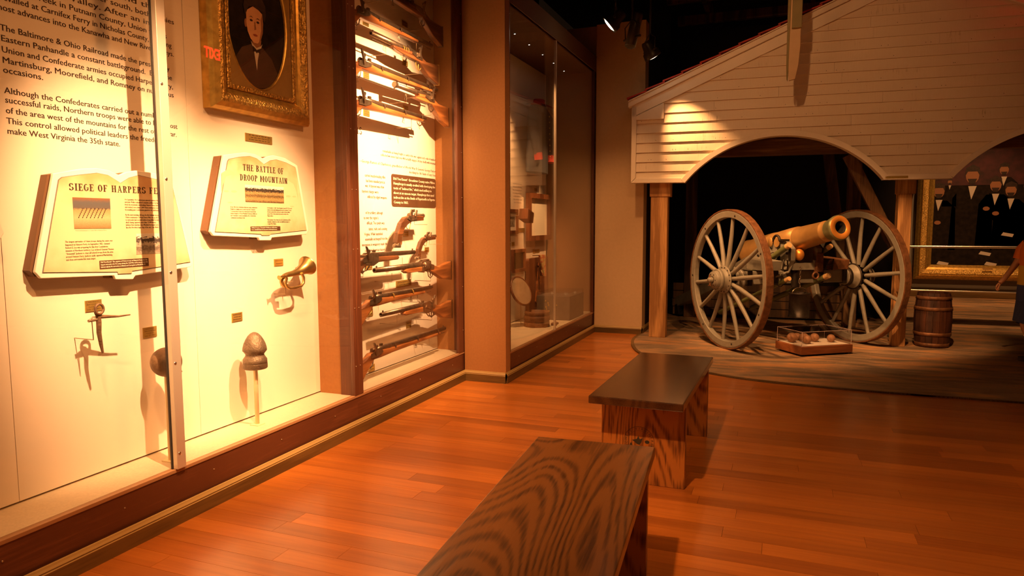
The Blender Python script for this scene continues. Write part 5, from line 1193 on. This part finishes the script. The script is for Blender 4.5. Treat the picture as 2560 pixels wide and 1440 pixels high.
# guard rail
rl = empty('guard_rail', (3.5, 12.9, zs), 'two bar stainless steel guard rail before the gilt painting', 'rail')
MB().tube([(1.3, 12.9, .895), (8.0, 12.9, .895)], .022, 14).build('top_rail', 'steel', rl)
MB().tube([(1.3, 12.9, .185), (8.0, 12.9, .185)], .014, 12).build('lower_rail', 'steel', rl)
for x in (1.35, 4.6, 7.9): MB().tube([(x, 12.9, zs), (x, 12.9, .895)], .018, 12).build('rail_post', 'steel', rl)

# ================================================================== BENCHES
def bench(label, cx, cy, rz, top, seal=False):
    W_, L_, H_ = .455, 1.225, .46
    t = empty('wooden_bench', (cx, cy, 0), label, 'bench', rz=rz)
    MB().box((-W_ / 2, -L_ / 2, H_ - .038), (W_ / 2, L_ / 2, H_)).build('seat', top, t, world=False, bevel=.004)
    for i, y in enumerate((-L_ / 2 + .14, L_ / 2 - .185)):
        lg = MB().box((-W_ / 2 + .03, y, 0), (W_ / 2 - .008, y + .042, H_ - .038)).build('leg', 'oak_leg', t, world=False, bevel=.003)
        if seal and i == 0:
            mm = lambda u, v, w: (u, y - w, v)
            q = MB(); R0 = .075; c0 = (-.005, .215)
            q.loops([[mm(c0[0] + r * cos(a_), c0[1] + r * sin(a_), .0006) for a_ in [2 * pi * j / 40 for j in range(40)]] for r in (.0765, .0745)])
            q.loops([[mm(c0[0] + r * cos(a_), c0[1] + r * sin(a_), .0006) for a_ in [2 * pi * j / 40 for j in range(40)]] for r in (.056, .0552)])
            q.prism([(c0[0] - .035, c0[1] + .005), (c0[0] - .012, c0[1] + .012), (c0[0] - .004, c0[1] + .030), (c0[0] + .004, c0[1] + .012), (c0[0] + .018, c0[1] + .020), (c0[0] + .012, c0[1] - .002), (c0[0] + .002, c0[1] - .016), (c0[0] - .012, c0[1] - .012), (c0[0] - .020, c0[1] - .004)], .0001, .0008, mm)
            q.prism(ellipse(c0[0] + .040, c0[1] + .002, .012, .009, 10), .0001, .0008, mm); q.prism(ellipse(c0[0] - .04, c0[1] - .02, .006, .012, 8), .0001, .0008, mm)
            q.prism([(c0[0] - .05, c0[1] - .022), (c0[0] + .05, c0[1] - .022), (c0[0] + .04, c0[1] - .036), (c0[0] - .04, c0[1] - .036)], .0001, .0008, mm)
            sl = q.build('branded_seal', 'slate', lg, world=False)
            # ring lettering
            vs = []; fs = []
            for word, a_mid, top_ in (('WEST VIRGINIA', 90, 1), ('CULTURE AND HISTORY', 270, -1)):
                n = len(word); st_ = 13.5 if top_ > 0 else 9.5
                for k_, ch in enumerate(word):
                    if ch == ' ': continue
                    cu = bpy.data.curves.new('g', 'FONT'); cu.body = ch; cu.align_x = 'CENTER'; cu.resolution_u = 1; tt = bpy.data.objects.new('g', cu); me = bpy.data.meshes.new_from_object(tt); bpy.data.objects.remove(tt)
                    an = radians(a_mid - top_ * (k_ - (n - 1) / 2) * st_); rr = .060 if top_ > 0 else .071; rot = an - top_ * pi / 2; b0 = len(vs)
                    for v in me.vertices:
                        x_, y_ = v.co.x * .018, v.co.y * .018
                        vs.append(mm(c0[0] + rr * cos(an) + x_ * cos(rot) - y_ * sin(rot), c0[1] + rr * sin(an) + x_ * sin(rot) + y_ * cos(rot), .0008))
                    fs += [[i_ + b0 for i_ in p.vertices] for p in me.polygons]; bpy.data.meshes.remove(me)
            MBx = MB(); MBx.add(vs, fs); MBx.build('seal_lettering', 'slate', lg, world=False)
    return t
bench('near oak bench with a bold reddish grain, cut by the lower edge', -.598, 1.937, radians(4.0), 'oak_top')
bench('second oak bench with a darker glossy seat and a branded seal', -.608, 3.838, radians(-1.2), 'dark_top', True)

# ================================================================== TRACK LIGHTS
M['cordm'] = M['lampblack']
pp = MB().tube([(-2.0, 6.9, 3.62), (3.0, 6.9, 3.62)], .024, 10).build('lighting_batten', 'lampblack', None); pp['label'] = 'dark horizontal lighting pipe above the market house'; pp['category'] = 'pipe'
pp = MB().tube([(-1.45, 3.0, 3.70), (-1.45, 7.3, 3.70)], .022, 10).tube([(-1.45, 3.4, 3.70), (-1.45, 3.4, 4.3)], .01, 8).tube([(-1.45, 6.7, 3.70), (-1.45, 6.7, 4.3)], .01, 8).build('lighting_batten', 'lampblack', None); pp['label'] = 'dark lighting pipe running along the display wall'; pp['category'] = 'pipe'
def lamp(label, loc, to, par, r=.075, L=.16, lit=True, drop=3.62):
    l = Vector(loc); d = (Vector(to) - l).normalized(); T_ = Matrix.Translation(l) @ d.to_track_quat('Z', 'Y').to_matrix().to_4x4()
    t = empty('track_light', loc, label, 'track light', group='black stage lights above the market house')
    if par: pr = [(0, -L), (r * .50, -L), (r * .62, -L * .86), (r * .72, -L * .45), (r, -L * .30), (r * 1.05, 0), (r * 1.05, .012), (r * .97, .012), (r * .95, -.012)]
    else: pr = [(0, -L * 1.6), (r * .55, -L * 1.6), (r * .60, -L * 1.5), (r * .60, .0), (r * .56, .0), (r * .55, -.03)]
    MB(T_).lathe(pr, 28).build('housing', 'lampblack', t)
    rr = r * .95 if par else r * .55
    MB(T_).lathe([(0, .022), (rr * .6, .016), (rr, .002)], 24).build('lens', 'lens' if lit else 'slate', t)
    side = d.cross(Vector((0, 0, 1))).normalized(); c_ = l - d * L * .4; up = Vector((0, 0, 1))
    MB().tube([c_ + side * r * 1.1, c_ + side * r * 1.2 + up * r * 1.3, c_ + up * r * 2.0, c_ - side * r * 1.2 + up * r * 1.3, c_ - side * r * 1.1], .006, 8).build('yoke', 'lampblack', t)
    for k_ in (-1, 1): MB().tube([c_ + side * r * .6 * k_, c_ + side * r * 1.35 * k_], .012, 8).build('knob', 'lampblack', t)
    top = Vector((c_.x, c_.y, drop)); MB().tube([c_ + up * r * 2.0, top], .012, 8).tube([top - up * .05, top + up * .03], .032, 10).build('drop_stem', 'lampblack', t)
    return t
lamp('left flared stage light near the top, lens glowing, tilted down left', (-1.53, 6.5, 3.12), (-2.5, 6.35, 2.3), True, .085)
lamp('long narrow stage light between the two flared ones', (-1.36, 6.6, 2.93), (-1.60, 6.3, 1.6), False, .085, .20, lit=False)
lamp('lower right flared stage light with a bright rim, over the gable end', (-1.275, 7.33, 2.99), (-.80, 7.72, 2.02), True, .085)
# ceiling joists, barely visible in the dark
jo = empty('ceiling_grid', (1.5, 9.5, 4.2), 'dark bar joists and ducts under the black ceiling', 'ceiling grid')
for x in (-1.0, .3, 1.6, 2.9, 4.2): MB().box((x - .03, 6.0, 4.10), (x + .03, 13.6, 4.28)).build('joist', 'timber_dk', jo)
for y in (9.0, 10.0, 11.2): MB().box((-1.4, y - .04, 3.98), (5.5, y + .04, 4.095)).build('cross_bar', 'timber_dk', jo)
# exit sign hanging to the right of the gable, seen only as a reflection
t = empty('exit_sign', (2.43, 7.60, 3.6), 'red lit exit sign hung at the far right, mirrored in case glass', 'exit sign')
MB().box((2.43, 7.43, 3.50), (2.47, 7.77, 3.71)).build('body', 'exitbody', t)
MB().tube([(2.45, 7.6, 3.71), (2.45, 7.6, 4.3)], .01, 8).build('drop_rod', 'lampblack', t)
lines('letters', [('EXIT', 0, 3.535, 'CENTER', .28)], 'exitred', t, 0, .14, mp=lambda u, v, w: (2.4295 - w, 7.6 - u, v), bold=.03)

# ================================================================== CHILD walking in at the right edge
def skin_mesh(name, pts, edges, mt, parent, sub=2):
    me = bpy.data.meshes.new(name); me.from_pydata([p[:3] for p in pts], edges, []); me.update()
    o = bpy.data.objects.new(name, me); C.objects.link(o); o.parent = parent; me.materials.append(M[mt])
    sk = o.modifiers.new('skin', 'SKIN'); sl = me.skin_vertices
    if not sl:
        pass
    d = me.skin_vertices[0].data
    for i, p in enumerate(pts): d[i].radius = (p[3], p[4] if len(p) > 4 else p[3]); d[i].use_root = (i == 0)
    s_ = o.modifiers.new('sub', 'SUBSURF'); s_.levels = sub; s_.render_levels = sub; sk.use_smooth_shade = True
    return o
ps = empty('person', (2.20, 7.72, zs), 'child in orange shirt and blue shorts walking in at the right edge', 'person', rz=radians(195))
# local frame: faces +x
def bmskin(name, pts, edges, mt, par):
    import bmesh
    bm_ = bmesh.new(); ly = bm_.verts.layers.skin.verify(); V_ = [bm_.verts.new(p[:3]) for p in pts]
    for a_, b_ in edges: bm_.edges.new((V_[a_], V_[b_]))
    for v, p in zip(V_, pts): v[ly].radius = (p[3], p[4] if len(p) > 4 else p[3])
    V_[0][ly].use_root = True
    me = bpy.data.meshes.new(name); bm_.to_mesh(me); bm_.free(); me.materials.append(M[mt])
    o = bpy.data.objects.new(name, me); C.objects.link(o); o.parent = par
    k_ = o.modifiers.new('skin', 'SKIN'); k_.use_smooth_shade = True; s_ = o.modifiers.new('sub', 'SUBSURF'); s_.levels = 2; s_.render_levels = 2
    return o
P = [(0, 0, .68, .085, .10), (0, 0, .82, .075, .09), (.005, 0, .98, .080, .105), (.0, 0, 1.09, .055, .08), (.008, 0, 1.145, .034), (.015, 0, 1.20, .060, .055), (.018, 0, 1.285, .082, .072), (.014, 0, 1.34, .062, .058),
     (0, .07, .63, .07), (.10, .075, .36, .045), (.045, .08, .22, .042), (-.03, .08, .075, .026),
     (0, -.07, .63, .07), (.03, -.075, .37, .045), (-.08, -.08, .21, .042), (-.17, -.08, .10, .026),
     (0, .125, 1.07, .038), (-.05, .16, .88, .030), (.03, .17, .72, .022), (.06, .165, .66, .022),
     (0, -.125, 1.07, .038), (.07, -.16, .88, .030), (.17, -.15, .74, .022), (.21, -.145, .70, .022)]
Ed = [(0, 1), (1, 2), (2, 3), (3, 4), (4, 5), (5, 6), (6, 7), (0, 8), (8, 9), (9, 10), (10, 11), (0, 12), (12, 13), (13, 14), (14, 15), (3, 16), (16, 17), (17, 18), (18, 19), (3, 20), (20, 21), (21, 22), (22, 23)]
bmskin('body', P, Ed, 'skin', ps)
for hx, hy, hz, sx in ((.06, .165, .66, 1), (.21, -.145, .70, -1)):
    for f_, (dy, l_) in enumerate(((-.018, .040), (-.006, .046), (.006, .044), (.018, .035))):
        bmskin('finger', [(hx, hy + dy * .6, hz, .008), (hx + .012, hy + dy, hz - .028, .0075), (hx + .016, hy + dy, hz - .028 - l_ * .6, .007), (hx + .010, hy + dy, hz - .028 - l_, .006)], [(0, 1), (1, 2), (2, 3)], 'skin', ps)
    bmskin('thumb', [(hx, hy, hz + .005, .009), (hx + .026, hy - sx * .010, hz - .014, .008), (hx + .034, hy - sx * .012, hz - .036, .007)], [(0, 1), (1, 2)], 'skin', ps)
MB().ellipsoid((.004, 0, 1.305), (.092, .080, .092), 20, 12).ellipsoid((-.045, 0, 1.25), (.045, .066, .07), 14, 10).build('hair', 'hair', ps, world=False)
for s in (-1, 1):
    MB().ellipsoid((.086, s * .026, 1.268), (.008, .012, .008), 10, 8).build('eye', 'slate', ps, world=False)
    MB().ellipsoid((.012, s * .073, 1.258), (.014, .007, .022), 10, 8).build('ear', 'skin', ps, world=False)
MB().ellipsoid((.098, 0, 1.248), (.014, .010, .018), 10, 8).build('nose', 'skin', ps, world=False)
MB().ellipsoid((.083, 0, 1.218), (.007, .020, .005), 10, 8).build('mouth', 'paint_lip', ps, world=False)
def ring(cx, cy, cz, rx, ry, n=20): return [(cx + rx * cos(2 * pi * i / n), cy + ry * sin(2 * pi * i / n), cz) for i in range(n)]
sh = MB().loops([ring(0, 0, .62, .115, .140), ring(0, 0, .75, .108, .128), ring(.003, 0, .90, .103, .128), ring(.005, 0, 1.02, .098, .140), ring(.003, 0, 1.09, .075, .125), ring(.006, 0, 1.135, .048, .058)], smooth=True).build('shirt', 'shirt', ps, world=False)
MB().loops([ring(0, 0, .70, .1135, .1385), ring(.001, 0, .80, .1095, .131), ring(.002, 0, .88, .108, .131)], smooth=True).build('stripe', 'yellow', sh, world=False)
for s, P1, P2 in ((1, (-.035, .155, .93), (0, .10, 1.08)), (-1, (.05, -.15, .93), (0, -.10, 1.08))):
    MB().tube([P2, ((P1[0] + P2[0]) / 2, P1[1], (P1[2] + P2[2]) / 2 + .01), P1], [.055, .055, .050], 12, False).build('sleeve', 'shirt', sh, world=False)
MB().loops([ring(0, 0, .70, .112, .132), ring(0, 0, .60, .118, .138), ring(0, 0, .55, .118, .138)], smooth=True).build('shorts', 'shorts', ps, world=False)
for s, a_, b_ in ((1, (.0, .072, .60), (.090, .078, .335)), (-1, (0, -.072, .60), (.026, -.078, .345))):
    MB().tube([a_, b_], [.080, .078], 14, False).build('shorts_leg', 'shorts', ps, world=False)
for x, y, z_, rx in ((-.03, .08, .0, 0), (-.19, -.08, .028, -18)):
    T_ = Matrix.Translation((x, y, z_)) @ Matrix.Rotation(radians(-rx), 4, 'Y')
    q = MB(T_).loops([[(p[0], p[1] * w_, h) for p in [(.16, 0), (.15, .028), (.09, .038), (.0, .030), (-.045, .024), (-.055, 0), (-.045, -.024), (.0, -.030), (.09, -.038), (.15, -.028)]] for h, w_ in ((0, 1), (.02, 1.02), (.04, .9))], smooth=True, cap=True)
    q.loops([[(.0 + r_ * cos(k_) * 1.2, r_ * sin(k_), h) for k_ in [2 * pi * i / 12 for i in range(12)]] for h, r_ in ((.03, .036), (.07, .030))], smooth=True, cap=True)
    so_ = q.build('shoe', 'shoe', ps, world=False)
    MB(T_).tube([(0, 0, .055), (.004, 0, .125)], [.033, .034], 12).build('sock', 'sock', ps, world=False)
